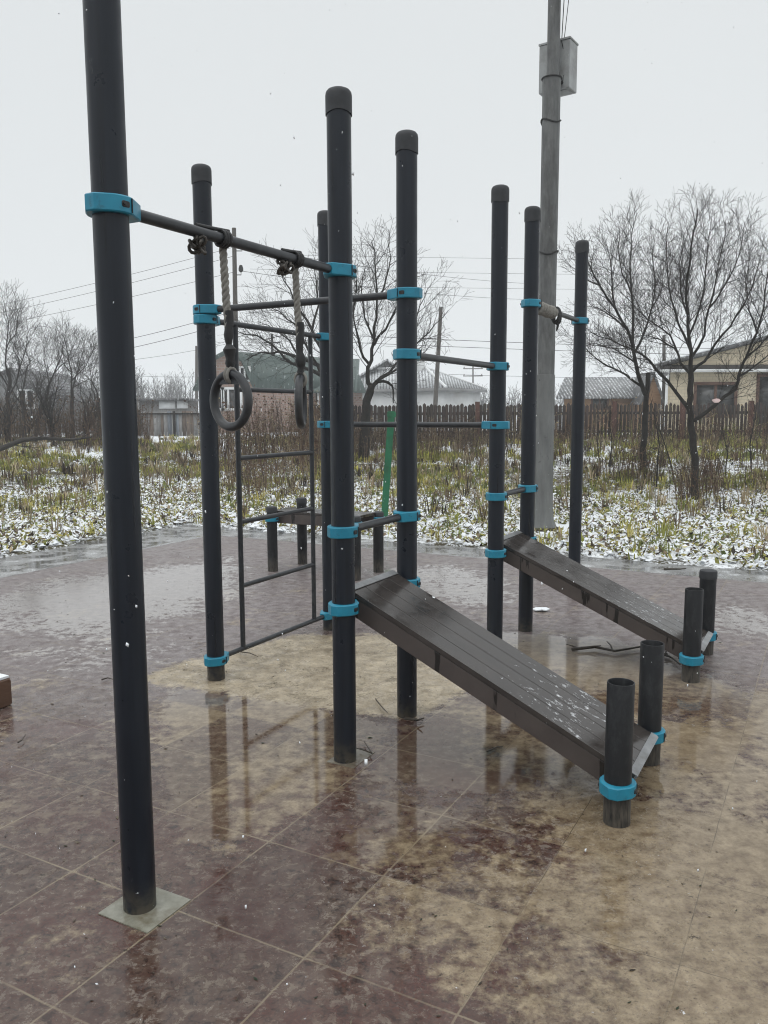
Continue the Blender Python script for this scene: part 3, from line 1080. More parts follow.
# ------------------------------------------------------------------ gymnastic rings hanging from the near bar
def twisted_rope(mb, pts, r, pitch=0.075):
    """three strand rope along pts"""
    pts = [Vector(p) for p in pts]
    seg = [0]
    for i in range(1, len(pts)):
        seg.append(seg[-1] + (pts[i] - pts[i - 1]).length)
    L = seg[-1]
    n = max(8, int(L / 0.006))
    for s in range(3):
        ln = []
        for k in range(n + 1):
            d = L * k / n
            j = max(i for i in range(len(seg)) if seg[i] <= d + 1e-9)
            j = min(j, len(pts) - 2)
            t = (d - seg[j]) / (seg[j + 1] - seg[j])
            p = pts[j].lerp(pts[j + 1], t)
            dr = (pts[j + 1] - pts[j]).normalized()
            x = dr.orthogonal().normalized() if abs(dr.z) < 0.9 else Vector((1, 0, 0))
            x = (x - dr * x.dot(dr)).normalized()
            y = dr.cross(x)
            a = 2 * pi * (d / pitch + s / 3)
            ln.append(p + (x * cos(a) + y * sin(a)) * r * 0.52)
        mb.tube(ln, r * 0.56, 6)


def gym_ring(s_rope, s_clasp, face, label, tilt=0.0):
    base = P['a'] + U * s_rope
    zb = 2.277
    top = Vector((base.x, base.y, zb))
    side = -V * 0.024          # rope comes down on the far side of the bar
    zr = 1.70
    t = thing('gymnastic_ring', label, 'gymnastic ring', (base.x, base.y, zr), 'pair of rings hung from the near bar')
    fx = Vector((cos(face), sin(face), 0))
    fz = Vector((0, 0, 1))
    c = Vector((base.x, base.y, zr)) + side * 0.3
    Rm = 0.098
    ring = []
    for k in range(48):
        a = 2 * pi * k / 48
        ring.append(c + fx * cos(a) * Rm + fz * sin(a) * Rm)
    mb = MB()
    mb.tube(ring, 0.0168, 14, closed=True)
    rg = mb.build('ring', 'ring_plastic', t)
    # flat web across the top of the ring that carries the rope
    w = MB()
    fn = fx.cross(fz)
    arc = []
    for k in range(13):
        a = radians(38 + k * (104 / 12))
        arc.append(c + fx * cos(a) * Rm + fz * sin(a) * Rm)
    vs = [tuple(p + fn * 0.009) for p in arc] + [tuple(p - fn * 0.009) for p in arc]
    m = len(arc)
    fs = [tuple(range(m)), tuple(reversed(range(m, 2 * m)))] + [(i, m + i, m + (i + 1) % m, (i + 1) % m) for i in range(m)]
    w.add(vs, fs)
    w.build('web', 'ring_plastic', t, angle=25)
    # rope, knotted through the ring, taped at its foot
    rp = MB()
    tp = c + fz * (Rm + 0.02)
    twisted_rope(rp, [top + side + fz * 0.025, top + side * 1.05 + fz * -0.02, tp.lerp(top + side, 0.5), tp + fz * 0.13], 0.0145)
    loop = []
    for k in range(14):
        a = 2 * pi * k / 14
        loop.append(c + fz * (Rm - 0.006) + fx * 0.010 + fn * cos(a) * 0.0225 + fz * sin(a) * 0.027)
    rp.tube(loop, 0.0065, 8, closed=True)
    loop = [q - fx * 0.013 + fz * 0.003 for q in loop]
    rp.tube(loop, 0.0065, 8, closed=True)
    rp.build('rope', 'rope_fibre', t, angle=60)
    tpm = MB()
    zt = tp + fz * 0.20
    pr, rr = [], []
    for k in range(13):
        q = k / 12
        pr.append(tp + fz * (0.0 + 0.21 * q) + Vector((0.002 * sin(9 * q), 0.002 * cos(7 * q), 0)))
        rr.append(0.0165 + 0.004 * sin(26 * q + s_rope * 9) * (1 - q) + (0.006 if 3 <= k <= 4 else 0) - (0.005 if k == 5 else 0))
    tpm.tube(pr, rr, 12)
    tpm.build('tape_sleeve', 'black_tape', t)
    # strap round the bar and the clasp hanging below it
    st = MB()
    for k in range(3):
        q = s_rope - 0.012 - k * 0.015
        o = P['a'] + U * q
        lp = []
        for i in range(16):
            a = 2 * pi * i / 16
            lp.append(Vector((o.x, o.y, zb)) + V * cos(a) * 0.0245 + fz * sin(a) * (0.026 + 0.002 * (k % 2)) + U * 0.004 * sin(a))
        st.tube(lp, 0.0065, 6, closed=True)
    o0, o1 = P['a'] + U * (s_rope + 0.004), P['a'] + U * (s_clasp - 0.01)
    st.tube([(o0.x, o0.y, zb + 0.033), ((o0.x + o1.x) / 2, (o0.y + o1.y) / 2, zb + 0.027), (o1.x, o1.y, zb + 0.023)], 0.007, 8)
    st.build('strap', 'black_tape', t, angle=60)
    # a shackle and a knotted rope end bunched under the bar
    cl = MB()
    rk = random.Random(int(s_clasp * 1000))
    o = P['a'] + U * s_clasp
    for q in range(3):
        c0 = Vector((o.x, o.y, zb - 0.045)) + U * (q - 1) * 0.019 + V * rk.uniform(-0.012, 0.012)
        ph, ph2 = rk.uniform(0, 6), rk.uniform(0, 6)
        lp = []
        for i in range(30):
            a = 2 * pi * i / 30
            rr = 0.012 + 0.005 * cos(3 * a + ph)
            lp.append(c0 + U * (rr * cos(2 * a + ph2)) + V * (0.014 * sin(3 * a)) + fz * (rr * 1.5 * sin(2 * a + ph2) + 0.006 * cos(a)))
        cl.tube(lp, 0.0062, 7, closed=True)
    cl.tube([Vector((o.x, o.y, zb - 0.056)) - U * 0.034, Vector((o.x, o.y, zb - 0.060)), Vector((o.x, o.y, zb - 0.054)) + U * 0.033], 0.0055, 8)
    cl.tube([Vector((o.x, o.y, zb - 0.015)) - U * 0.012, Vector((o.x, o.y, zb - 0.040)) - U * 0.006], 0.009, 8)
    cl.tube([Vector((o.x, o.y, zb - 0.015)) + U * 0.014, Vector((o.x, o.y, zb - 0.042)) + U * 0.010], 0.008, 8)
    cl.build('clasp', 'dull_steel', t)


gym_ring(0.559, 0.395, radians(-40), 'dark ring on a pale rope, turned face on, in front of the ladder')
gym_ring(1.022, 0.905, radians(90), 'dark ring on a pale rope, seen edge on, next to the tall middle post')

# worn cord wound round the far high bar
gdir = U
o = P['g']
tr = thing('tied_rope', 'pale rope wound round the far high bar with a black strap beside it', 'rope', (o.x + U.x * 0.4, o.y + U.y * 0.4, 2.43))
mb = MB()
ln = []
for k in range(90):
    q = 0.12 + 0.42 * k / 89
    a = 2 * pi * k / 11
    r_ = 0.034 + 0.012 * mnoise.noise((k * 0.2, 1, 1))
    p = o + U * q
    ln.append(Vector((p.x, p.y, 2.432 - 0.008)) + V * cos(a) * r_ + Vector((0, 0, 1)) * sin(a) * r_ * 1.1)
mb.tube(ln, 0.013, 7)
mb.build('rope_coil', 'rope_fibre', tr, angle=60)
mb = MB()
for k in range(4):
    p = o + U * (0.60 + 0.02 * k)
    lp = []
    for i in range(14):
        a = 2 * pi * i / 14
        lp.append(Vector((p.x, p.y, 2.41)) + V * cos(a) * 0.028 + Vector((0, 0, 1)) * sin(a) * (0.05 + 0.014 * (k % 2)) + U * 0.01 * sin(a + k))
    mb.tube(lp, 0.009, 6, closed=True)
p = o + U * 0.63
mb.tube([(p.x, p.y, 2.37), (p.x + 0.012, p.y - 0.01, 2.33), (p.x + 0.004, p.y, 2.29)], [0.013, 0.011, 0.006], 7)
mb.build('strap', 'black_tape', tr, angle=60)

# ------------------------------------------------------------------ low plank bench behind
bench = thing('plank_bench', 'low brown plank bench on four short dark posts behind the ladder', 'bench', uv(3.94, -2.6))
for (u_, v_, z_) in ((3.70, -3.12, 0.685), (4.18, -3.07, 0.735), (4.166, -2.108, 0.635), (3.70, -2.11, 0.64)):
    p = uv(u_, v_)
    mb = MB()
    mb.lathe((p.x, p.y, 0), [(R, -0.05), (R, z_ - 0.03)], 24)
    lp_ = mb.build('leg', 'old_post_paint', bench)
    c = MB()
    c.lathe((p.x, p.y, z_ - 0.06), [(R + 0.0005, 0), (R + 0.004, 0), (R + 0.004, 0.04), (R - 0.002, 0.053), (R - 0.02, 0.059), (0, 0.061)], 24)
    c.build('leg_cap', 'cap_plastic', lp_)
    clamp(bench, p, 0.555, U if u_ < 3.9 else -U, lug=0.03)
mb = MB()
for k in range(3):
    c = uv(3.94 + (k - 1) * 0.115, -2.64, 0.618)
    mb.rbox(c, (0.11, 1.06, 0.028), U, V, 0.004, 2)
mb.build('seat', 'ramp_board', bench, angle=15)
for s in (-1, 1):
    mb = MB()
    mb.rbox(uv(3.94 + s * 0.155, -2.64, 0.552), (0.03, 1.05, 0.10), U, V, 0.004, 2)
    mb.build('side_beam', 'ramp_side', bench, angle=15)

# brown timber whose end shows at the left border
e = on_ground(4, 708)
tb = thing('timber_beam', 'brown timber with snow on top lying at the left edge of the court', 'timber', (e.x - 0.6, e.y + 0.33, 0))
ta = Vector((-cos(radians(28)), sin(radians(28)), 0))
tn = Vector((ta.y, -ta.x, 0))
c = e + ta * 0.75 + tn * -0.02
MB().rbox((c.x, c.y, 0.08), (0.16, 1.5, 0.16), tn, ta, 0.012, 3).build('beam', 'plank_brown', tb, angle=15)
mb = MB()
mb.rbox((c.x, c.y, 0.168), (0.15, 1.48, 0.014), tn, ta, 0.006, 3)
mb.build('snow_cap', 'snow_white', tb, angle=50)

# ------------------------------------------------------------------ concrete pole with a cabinet
YP = 11.3
pb = at(541.8, 527, YP)
gzp = ground_z(pb.x, YP)
cp = thing('concrete_pole', 'grey concrete pole with a metal cabinet high up, standing behind the frame', 'utility pole', (pb.x, YP, gzp))
mb = MB()
z0 = pb.z
zs = at(545, 375, YP).z
zt = at(552, 78, YP).z
mb.lathe((pb.x, YP, 0), [(0.20, z0 - 0.02), (0.205, z0 + 0.01), (0.165, z0 + 0.10), (0.147, z0 + 0.28), (0.143, z0 + 0.6), (0.139, zs), (0.118, zs + 0.003)], 14)
mb.build('pole_sleeve', 'post_concrete', cp, angle=20)
mb = MB()
mb.lathe((pb.x + 0.015, YP, 0), [(0.116, zs - 0.05), (0.119, zt - 0.3), (0.121, zt), (0.086, zt + 0.004)], 14)
mb.build('pole_shaft', 'stained_concrete', cp, angle=20)
mb = MB()
mb.lathe((pb.x + 0.03, YP, 0), [(0.084, zt - 0.05), (0.080, 10.5), (0.0, 10.5)], 14)
mb.build('pole_top', 'stained_concrete', cp, angle=20)
for k, z in enumerate((zt - 0.01, zt - 0.55, zs + 1.6)):
    mb = MB()
    mb.tube([(pb.x + 0.015 + 0.126 * cos(a), YP + 0.126 * sin(a), z + (0.03 if k else 0) * sin(a * 2 + k)) for a in [2 * pi * i / 20 for i in range(20)]], 0.011, 6, closed=True)
    mb.build('band', 'dark_cable', cp)
mb = MB()
mb.lathe((pb.x, YP, 0), [(0.26, gzp - 0.1), (0.23, gzp + 0.03), (0.17, z0 + 0.02)], 12)
mb.build('footing', 'soil_dark', cp, angle=60)
# cabinet behind the shaft
zb0, zb1 = at(558, 87, YP).z, at(558, 38, YP).z
bx = at(561.5, 62, YP).x + 0.005
qx = Vector((cos(radians(-34)), sin(radians(-34)), 0))
qy = Vector((-qx.y, qx.x, 0))
bc = Vector((bx, YP + 0.235, (zb0 + zb1) / 2))
mb = MB()
mb.rbox(bc, (0.43, 0.27, zb1 - zb0), qx, qy, 0.012, 2)
cab = mb.build('cabinet', 'cabinet_paint', cp, angle=15)
mb = MB()
mb.rbox(bc + Vector((0, 0, (zb1 - zb0) / 2 + 0.012)), (0.45, 0.29, 0.024), qx, qy, 0.008, 2)
mb.rbox(bc - Vector((0, 0, (zb1 - zb0) / 2 + 0.005)), (0.36, 0.2, 0.01), qx, qy, 0.004, 2)
mb.build('cabinet_lid', 'cabinet_paint', cab, angle=15)
mb = MB()
tcab = bc + qx * 0.1 - qy * 0.14
mb.tube([tcab + Vector((-0.02, 0, 1.6)), tcab + Vector((0.02, 0, 0.8)), tcab + Vector((0, 0, 0.28)), tcab + Vector((0.06, -0.01, 0.05)), tcab + Vector((0.02, -0.01, -0.22))], 0.006, 6)
mb.tube([tcab + Vector((0.10, 0, 1.6)), tcab + Vector((0.09, 0, 0.9)), tcab + Vector((0.03, 0, 0.29))], 0.005, 6)
mb.tube([tcab + Vector((-0.05, -0.02, -0.05)), tcab + Vector((-0.02, -0.02, -0.2)), tcab + Vector((0.02, -0.01, -0.24))], 0.018, 7)
mb.build('cable', 'dark_cable', cp)

# green post leaning behind the bench
gp0 = at(384, 545, 12.0)
gp0.z = ground_z(gp0.x, 12.0)
gp1 = at(391.5, 411, 12.0)
gt = thing('green_post', 'flat green painted post leaning slightly behind the low bench', 'post', gp0)
d = (gp1 - gp0)
mb = MB()
mb.rbox((gp0 + gp1) / 2, (0.10, d.length, 0.06), Vector((1, 0, -d.x / d.z)).normalized(), d.normalized(), 0.006, 2)
mb.build('post', 'green_paint', gt, angle=15)
mb = MB()
mb.rbox(gp1 + Vector((0, 0, -0.05)), (0.13, 0.07, 0.075), Vector((1, 0, -d.x / d.z)).normalized(), d.normalized(), 0.005, 2)
mb.build('bracket', 'green_paint', gt, angle=15)


# ------------------------------------------------------------------ poles and wires far behind
def wood_pole(px, ytop, Y, r, label, lean=0.0, arm=None, insul=()):
    pt = at(px, ytop, Y)
    pbm = at(px + lean, 408, Y)
    g = ground_z(pbm.x, Y)
    slope = (pt.x - pbm.x) / (pt.z - pbm.z)
    x0 = pbm.x + slope * (g - pbm.z)
    t = thing('power_pole', label, 'power pole', (x0, Y, g), 'power poles beyond the field')
    mb = MB()
    mb.tube([(x0, Y, g - 0.2), ((x0 + pt.x) / 2, Y, (g + pt.z) / 2), (pt.x, Y, pt.z)], [r * 1.15, r, r * 0.85], 10)
    mb.build('pole', 'old_wood_pole', t)
    if arm:
        mb = MB()
        for dz in arm[1]:
            mb.box((pt.x, Y, pt.z - dz), (arm[0], 0.1, 0.12))
            for sx in (-0.45, 0.45):
                mb.lathe((pt.x + sx * arm[0], Y, pt.z - dz + 0.06), [(0.04, 0), (0.07, 0.08), (0.05, 0.2), (0, 0.22)], 8)
        mb.build('cross_arm', 'old_wood_pole', t, angle=15)
    for (dx, dy) in insul:
        q = at(px + dx, ytop + dy, Y)
        mb = MB()
        mb.tube([(pt.x, Y, q.z - 0.12), (q.x, Y, q.z - 0.12), (q.x, Y, q.z)], 0.02, 6)
        mb.lathe((q.x, Y, q.z), [(0.05, 0), (0.10, 0.05), (0.10, 0.15), (0.06, 0.28), (0, 0.3)], 10)
        mb.build('insulator', 'dark_cable', t)
    return t


wood_pole(234, 228, 36, 0.105, 'tall grey wooden power pole rising behind the ring rope at left', 3, None, ((8, 20), (7, 44)))
wood_pole(196.5, 346, 62, 0.11, 'thin dark power pole standing by the grey board fence')
wood_pole(441, 307, 42, 0.11, 'bare dark pole leaning to the right in front of the white house', -6)
wood_pole(473, 366, 110, 0.11, 'tiny far pole with two cross arms over the white house roof', 0, (2.6, (0.35, 1.3)))
wood_pole(664, 335, 46, 0.10, 'dark pole standing at the corner of the yellow brick house')


def wire(p0, p1, sag, label, r=0.011):
    n = 24
    pts = []
    for i in range(n + 1):
        t = i / n
        p = p0.lerp(p1, t)
        p.z -= 4 * sag * t * (1 - t)
        pts.append(p)
    mb = MB()
    mb.tube(pts, r, 5)
    o = mb.build('power_line', 'wire_metal', None, base=p0)
    tag(o, label, 'power line', 'overhead wires')


for (y0, y1, lab) in ((282, 256, 'uppermost of three faint wires right of the tall middle posts'), (294, 271, 'middle one of three faint wires right of the tall middle posts'), (305, 286, 'lowest of three faint wires right of the tall middle posts')):
    wire(at(250, y1 - 2, 46), at(900, y1 + 4, 46), 0.12, lab, 0.008)
wire(at(300, 333, 44), at(900, 352, 44), 0.15, 'upper wire of the dark pair over the picket fence', 0.014)
wire(at(300, 340, 44), at(900, 358, 44), 0.15, 'lower wire of the dark pair over the picket fence', 0.014)
wire(at(380, 372, 60), at(900, 380, 60), 0.2, 'faint wire just above the white house eave', 0.012)
for (y0, y1, lab) in ((309, 249, 'topmost faint wire rising from the trees at the left edge'), (317, 258, 'second faint wire rising from the trees at the left edge'), (328, 274, 'third faint wire, rising above the leftmost trees')):
    wire(at(-20, y0, 40), at(234, y1 - 2, 36), 0.1, lab, 0.009)
wire(at(60, 352, 40), at(234, 311, 36), 0.15, 'upper dark wire left of the blue ladder clamp', 0.012)
wire(at(60, 361, 40), at(234, 321, 36), 0.15, 'lower dark wire left of the blue ladder clamp', 0.012)
wire(at(90, 364, 60), at(240, 341, 60), 0.2, 'faint wire above the short pole by the board fence', 0.012)
wire(at(90, 372, 62), at(240, 375, 62), 0.25, 'level wire crossing just over the far shed', 0.012)
wire(at(241, 247, 36), at(560, 285, 60), 0.3, 'wire leaving the upper insulator of the tall wooden pole', 0.011)
wire(at(241, 271, 36), at(560, 300, 60), 0.3, 'wire leaving the lower insulator of the tall wooden pole', 0.011)

# ------------------------------------------------------------------ fences
YF = 28.0
zf0 = 0.62
zf1 = at(600, 403.5, YF).z
pf = thing('picket_fence', 'long dark brown picket fence with gaps, right half of the background', 'fence', (8, YF, zf0))
x = -2.6
mb = MB()
xs_posts = []
k = 0
while x < 26:
    t_ = 0.75 + 0.5 * rng.random()
    h = zf1 + rng.uniform(-0.05, 0.04)
    w = 0.09 if x > 7 else 0.116
    lean = rng.uniform(-0.012, 0.012)
    yy = YF - 0.03 - rng.random() * 0.004
    vs = []
    g = ground_z(x, YF) + 0.08
    vs = [(x - w / 2, yy, g), (x + w / 2, yy, g), (x + w / 2 + lean, yy, h - 0.06), (x + lean, yy, h), (x - w / 2 + lean, yy, h - 0.06)]
    vb = [(a, b + 0.022, c) for a, b, c in vs]
    n = 5
    mb.add(vs + vb, [tuple(range(n)), tuple(reversed(range(n, 2 * n)))] + [(i, n + i, n + (i + 1) % n, (i + 1) % n) for i in range(n)], (t_, t_ * rng.uniform(0.93, 1.05), t_ * rng.uniform(0.9, 1.05)))
    if k % 18 == 9:
        xs_posts.append(x)
    x += 0.128
    k += 1
mb.build('picket_panel', 'fence_wood', pf, smooth=False)
mb = MB()
for z in (zf0 + 0.35, zf1 - 0.32):
    mb.box((11.7, YF + 0.02, z), (28.6, 0.05, 0.09))
mb.build('rail', 'fence_wood', pf, smooth=False)
for x in xs_posts:
    mb = MB()
    mb.box((x, YF - 0.115, (zf1 + zf0 - 0.4) / 2 + 0.05), (0.15, 0.13, zf1 - zf0 + 0.45))
    mb.build('fence_post', 'fence_post_wood', pf, smooth=False)

YG = 38.0
bf = thing('board_fence', 'weathered grey board fence with rusty boards left of the ladder', 'fence', (-12, YG, 0.6))
mb = MB()
x = -13.4
ztop = at(170, 411.5, YG).z
while x < -8.0:
    w = rng.uniform(0.14, 0.2)
    q = rng.random()
    tint = (1, 1, 1) if q < 0.62 else ((0.62, 0.5, 0.42) if q < 0.85 else (0.95, 1.05, 1.2))
    b = rng.uniform(0.65, 1.15)
    tint = tuple(c * b for c in tint)
    hh = ztop + rng.uniform(-0.12, 0.05)
    mb.box((x + w / 2, YG + rng.uniform(-0.01, 0.01), (hh + 0.5) / 2), (w - 0.012, 0.025, hh - 0.5), tint=tint)
    x += w
mb.build('board_panel', 'grey_board', bf, smooth=False)
mb = MB()
mb.box((-10.65, YG - 0.06, ztop - 0.10), (5.4, 0.06, 0.06))
mb.build('rail', 'bark_dark', bf, smooth=False)
for x in (-12.9, -11.2, -9.6):
    mb = MB()
    mb.box((x, YG - 0.12, (ztop + 0.45) / 2), (0.10, 0.10, ztop - 0.4))
    mb.build('fence_post', 'bark_dark', bf, smooth=False)


# ------------------------------------------------------------------ houses
def quad_slab(mb, a, b, c, d, th):
    """thick sheet on four corners (counter-clockwise seen from above)"""
    a, b, c, d = map(Vector, (a, b, c, d))
    n = (b - a).cross(d - a).normalized()
    up = n * th
    vs = [a, b, c, d, a - up, b - up, c - up, d - up]
    mb.add([tuple(v) for v in vs], [(0, 1, 2, 3), (7, 6, 5, 4), (0, 4, 5, 1), (1, 5, 6, 2), (2, 6, 7, 3), (3, 7, 4, 0)])


def window(parent, x, y, z, w, h, frame_mat, mull=0, fw=0.09):
    mb = MB()
    for (cx, cz, sx, sz) in ((x, z + h / 2 - fw / 2, w, fw), (x, z - h / 2 + fw / 2, w, fw), (x - w / 2 + fw / 2, z, fw, h - 2 * fw), (x + w / 2 - fw / 2, z, fw, h - 2 * fw)):
        mb.box((cx, y - 0.05, cz), (sx, 0.1, sz))
    for k in range(mull):
        cx = x - w / 2 + w * (k + 1) / (mull + 1)
        mb.box((cx, y - 0.045, z), (fw * 0.9, 0.08, h - 2 * fw))
    fr = mb.build('window', frame_mat, parent, smooth=False)
    mb = MB()
    mb.box((x, y - 0.008, z), (w - fw, 0.012, h - fw))
    mb.build('pane', 'window_glass', fr, smooth=False)
    return fr


# yellow brick house at the right
YH = 36.0
xl = at(668, 390, YH).x
ze = at(700, 368, YH).z
hw = 15.5
xr = xl + hw
yb = YH + 9
yh = thing('brick_house', 'yellow brick house with dark windows and a wide gable behind the picket fence', 'house', (xl + hw / 2, YH, 0.6))
xm = xl + hw / 2
zr = ze + hw / 2 * 0.242 + 0.35
mb = MB()
prof = [(xl, 0.3), (xr, 0.3), (xr, ze + 0.12), (xm, zr - 0.16), (xl, ze + 0.12)]
mb.add([(x, YH, z) for x, z in prof] + [(x, yb, z) for x, z in prof], [(0, 1, 2, 3, 4), (9, 8, 7, 6, 5), (0, 4, 9, 5), (1, 6, 7, 2)])
mb.build('wall', 'yellow_brick', yh, smooth=False)
mb = MB()
ov, of = 0.7, 0.18
zl = ze + 0.28 - ov * 0.24
quad_slab(mb, (xl - ov, YH - of, zl), (xm, YH - of, zr + 0.02), (xm, yb + of, zr + 0.02), (xl - ov, yb + of, zl), 0.14)
quad_slab(mb, (xm + 0.004, YH - of, zr + 0.02), (xr + ov, YH - of, zl), (xr + ov, yb + of, zl), (xm + 0.004, yb + of, zr + 0.02), 0.14)
rf = mb.build('roof', 'dark_sheet_roof', yh, smooth=False)
mb = MB()
quad_slab(mb, (xl - ov, YH - of + 0.05, zl + 0.06), (xm - 0.05, YH - of + 0.05, zr + 0.08), (xm - 0.05, yb + of, zr + 0.08), (xl - ov, yb + of, zl + 0.06), 0.05)
mb.build('roof_snow', 'snow_white', rf, smooth=False)
mb = MB()     # small pent roof along the eaves line with a white board below it
quad_slab(mb, (xl - 0.35, YH - 0.34, ze - 0.02), (xr + 0.35, YH - 0.34, ze - 0.02), (xr + 0.35, YH + 0.04, ze + 0.16), (xl - 0.35, YH + 0.04, ze + 0.16), 0.05)
mb.build('pent_roof', 'bark_grey', yh, smooth=False)
mb = MB()
mb.box((xm, YH - 0.32, ze - 0.13), (hw + 0.7, 0.04, 0.13))
mb.box((xl - 0.33, YH - 0.15, ze - 0.13), (0.04, 0.29, 0.13))
mb.build('fascia', 'white_trim', yh, smooth=False)
mb = MB()
mb.tube([(xl + 0.05, YH - 0.12, ze - 0.1), (xl - 0.06, YH - 0.12, ze - 0.6), (xl - 0.06, YH - 0.12, 0.7)], 0.055, 8)
mb.build('downpipe', 'white_trim', yh)
w0, w1 = at(694, 382, YH), at(738, 382, YH)
window(yh, (w0.x + w1.x) / 2, YH, (w0.z + 1.35) / 2, w1.x - w0.x, w0.z - 1.35, 'brown_trim', 1, 0.14)
w0, w1 = at(757, 373.5, YH), at(800, 373, YH)
window(yh, (w0.x + w1.x) / 2, YH, (w0.z + 0.9) / 2, w1.x - w0.x, w0.z - 0.9, 'brown_trim', 1, 0.14)
window(yh, xl + 8.6, YH, 2.35, 1.7, 1.7, 'brown_trim', 1, 0.14)
window(yh, xl + 12.2, YH, 2.35, 1.7, 1.7, 'brown_trim', 1, 0.14)



def shear(root, y0, k):
    """the plan runs back at a slant, along the lane, instead of square"""
    for o in root.children_recursive:
        oy = world_of(o).y
        for v in o.data.vertices:
            v.co.x += (v.co.y + oy - y0) * k


shear(yh, YH, 0.37)
# timber cabin with a grey sheet roof
YC = 47.0
a0, a1 = at(556, 396.5, YC), at(642, 395.5, YC)
rt0 = at(566, 377, YC + 3.0)
cb = thing('cabin', 'small brown timber cabin with a grey sheet roof between the posts and the bare trees', 'cabin', ((a0.x + a1.x) / 2, YC, 0.6))
ez = a0.z
rz = rt0.z
x0, x1 = a0.x, a1.x
mb = MB()
mb.box(((x0 + x1) / 2 + 0.15, YC + 3.3, (ez + 0.4) / 2), (x1 - x0 - 0.5, 5.6, ez - 0.4))
mb.build('wall', 'cabin_wood', cb, smooth=False)
mb = MB()
xg = x1 - 0.1
mb.add([(xg, YC + 0.5, ez), (xg, YC + 6.1, ez), (xg, YC + 3.3, rz - 0.15), (x0 + 0.4, YC + 0.5, ez), (x0 + 0.4, YC + 6.1, ez), (x0 + 0.4, YC + 3.3, rz - 0.15)], [(0, 1, 2), (5, 4, 3)])
mb.build('gable', 'cabin_wood', cb, smooth=False)
mb = MB()
quad_slab(mb, (x0, YC, ez - 0.05), (x1 + 0.35, YC, ez - 0.05), (x1 + 0.35, YC + 3.3, rz), (x0, YC + 3.3, rz), 0.09)
quad_slab(mb, (x1 + 0.35, YC + 6.6, ez - 0.05), (x0, YC + 6.6, ez - 0.05), (x0, YC + 3.304, rz), (x1 + 0.35, YC + 3.304, rz), 0.09)
mb.build('roof', 'grey_sheet_roof', cb, smooth=False)
q = at(599, 403, YC)
window(cb, q.x, YC + 0.5, q.z, 1.0, 0.75, 'brown_trim', 1, 0.1)
shear(cb, YC, 0.36)
# narrow gabled porch at its right
p0_, p1_, p2_ = at(643, 398, YC - 1.2), at(661, 402, YC - 1.2), at(649, 371.5, YC - 1.2)
pr = thing('shed', 'narrow orange brown shed with a steep gable next to the cabin', 'shed', ((p0_.x + p1_.x) / 2, YC - 1.2, 0.6))
zg = at(650, 395, YC - 1.2).z
hz = p2_.z
hx = (p0_.x + p1_.x) / 2
hwid = (p1_.x - p0_.x) / 2
mb = MB()
yA, yB = YC - 1.2, YC + 1.6
mb.add([(hx - hwid, yA, 0.4), (hx + hwid, yA, 0.4), (hx + hwid, yA, zg), (hx, yA, hz - 0.12), (hx - hwid, yA, zg), (hx - hwid, yB, 0.4), (hx + hwid, yB, 0.4), (hx + hwid, yB, zg), (hx, yB, hz - 0.12), (hx - hwid, yB, zg)],
       [(0, 1, 2, 3, 4), (9, 8, 7, 6, 5), (0, 5, 6, 1), (1, 6, 7, 2), (0, 4, 9, 5)])
mb.build('wall', 'cabin_wood', pr, smooth=False)
mb = MB()
sl = (hz - 0.1 - zg) / hwid
quad_slab(mb, (hx - hwid - 0.22, yA - 0.25, zg - 0.22 * sl), (hx, yA - 0.25, hz), (hx, yB, hz), (hx - hwid - 0.22, yB, zg - 0.22 * sl), 0.07)
quad_slab(mb, (hx + 0.004, yA - 0.25, hz), (hx + hwid + 0.22, yA - 0.25, zg - 0.22 * sl), (hx + hwid + 0.22, yB, zg - 0.22 * sl), (hx + 0.004, yB, hz), 0.07)
mb.build('roof', 'dark_sheet_roof', pr, smooth=False)

# white house: hipped roof seen on its corner, with a taller gabled wing at the left
YW = 52.0
nc = at(446, 387.5, YW)                 # near corner of the eaves
dl = at(352, 390, YW + 3.6)
drr = at(487, 389, YW + 4.6)
ezw = nc.z
A_ = Vector((nc.x, nc.y, ezw))
L_ = Vector((dl.x, dl.y, ezw))
R_ = Vector((drr.x, drr.y, ezw))
B_ = L_ + (R_ - A_)
wh = thing('white_house', 'white single storey house with a hipped pale roof behind the picket fence', 'house', (nc.x, nc.y, 0.6))


def wall_ring(parent, cs, z0, z1, mat, inset=0.45):
    ctr = sum(cs, Vector((0, 0, 0))) / len(cs)
    mb = MB()
    ps = [c + (ctr - c).normalized() * inset for c in cs]
    n = len(ps)
    vs = [(p.x, p.y, z0) for p in ps] + [(p.x, p.y, z1) for p in ps]
    mb.add(vs, [(i, (i + 1) % n, n + (i + 1) % n, n + i) for i in range(n)] + [tuple(range(n, 2 * n))])
    return mb.build('wall', mat, parent, smooth=False)


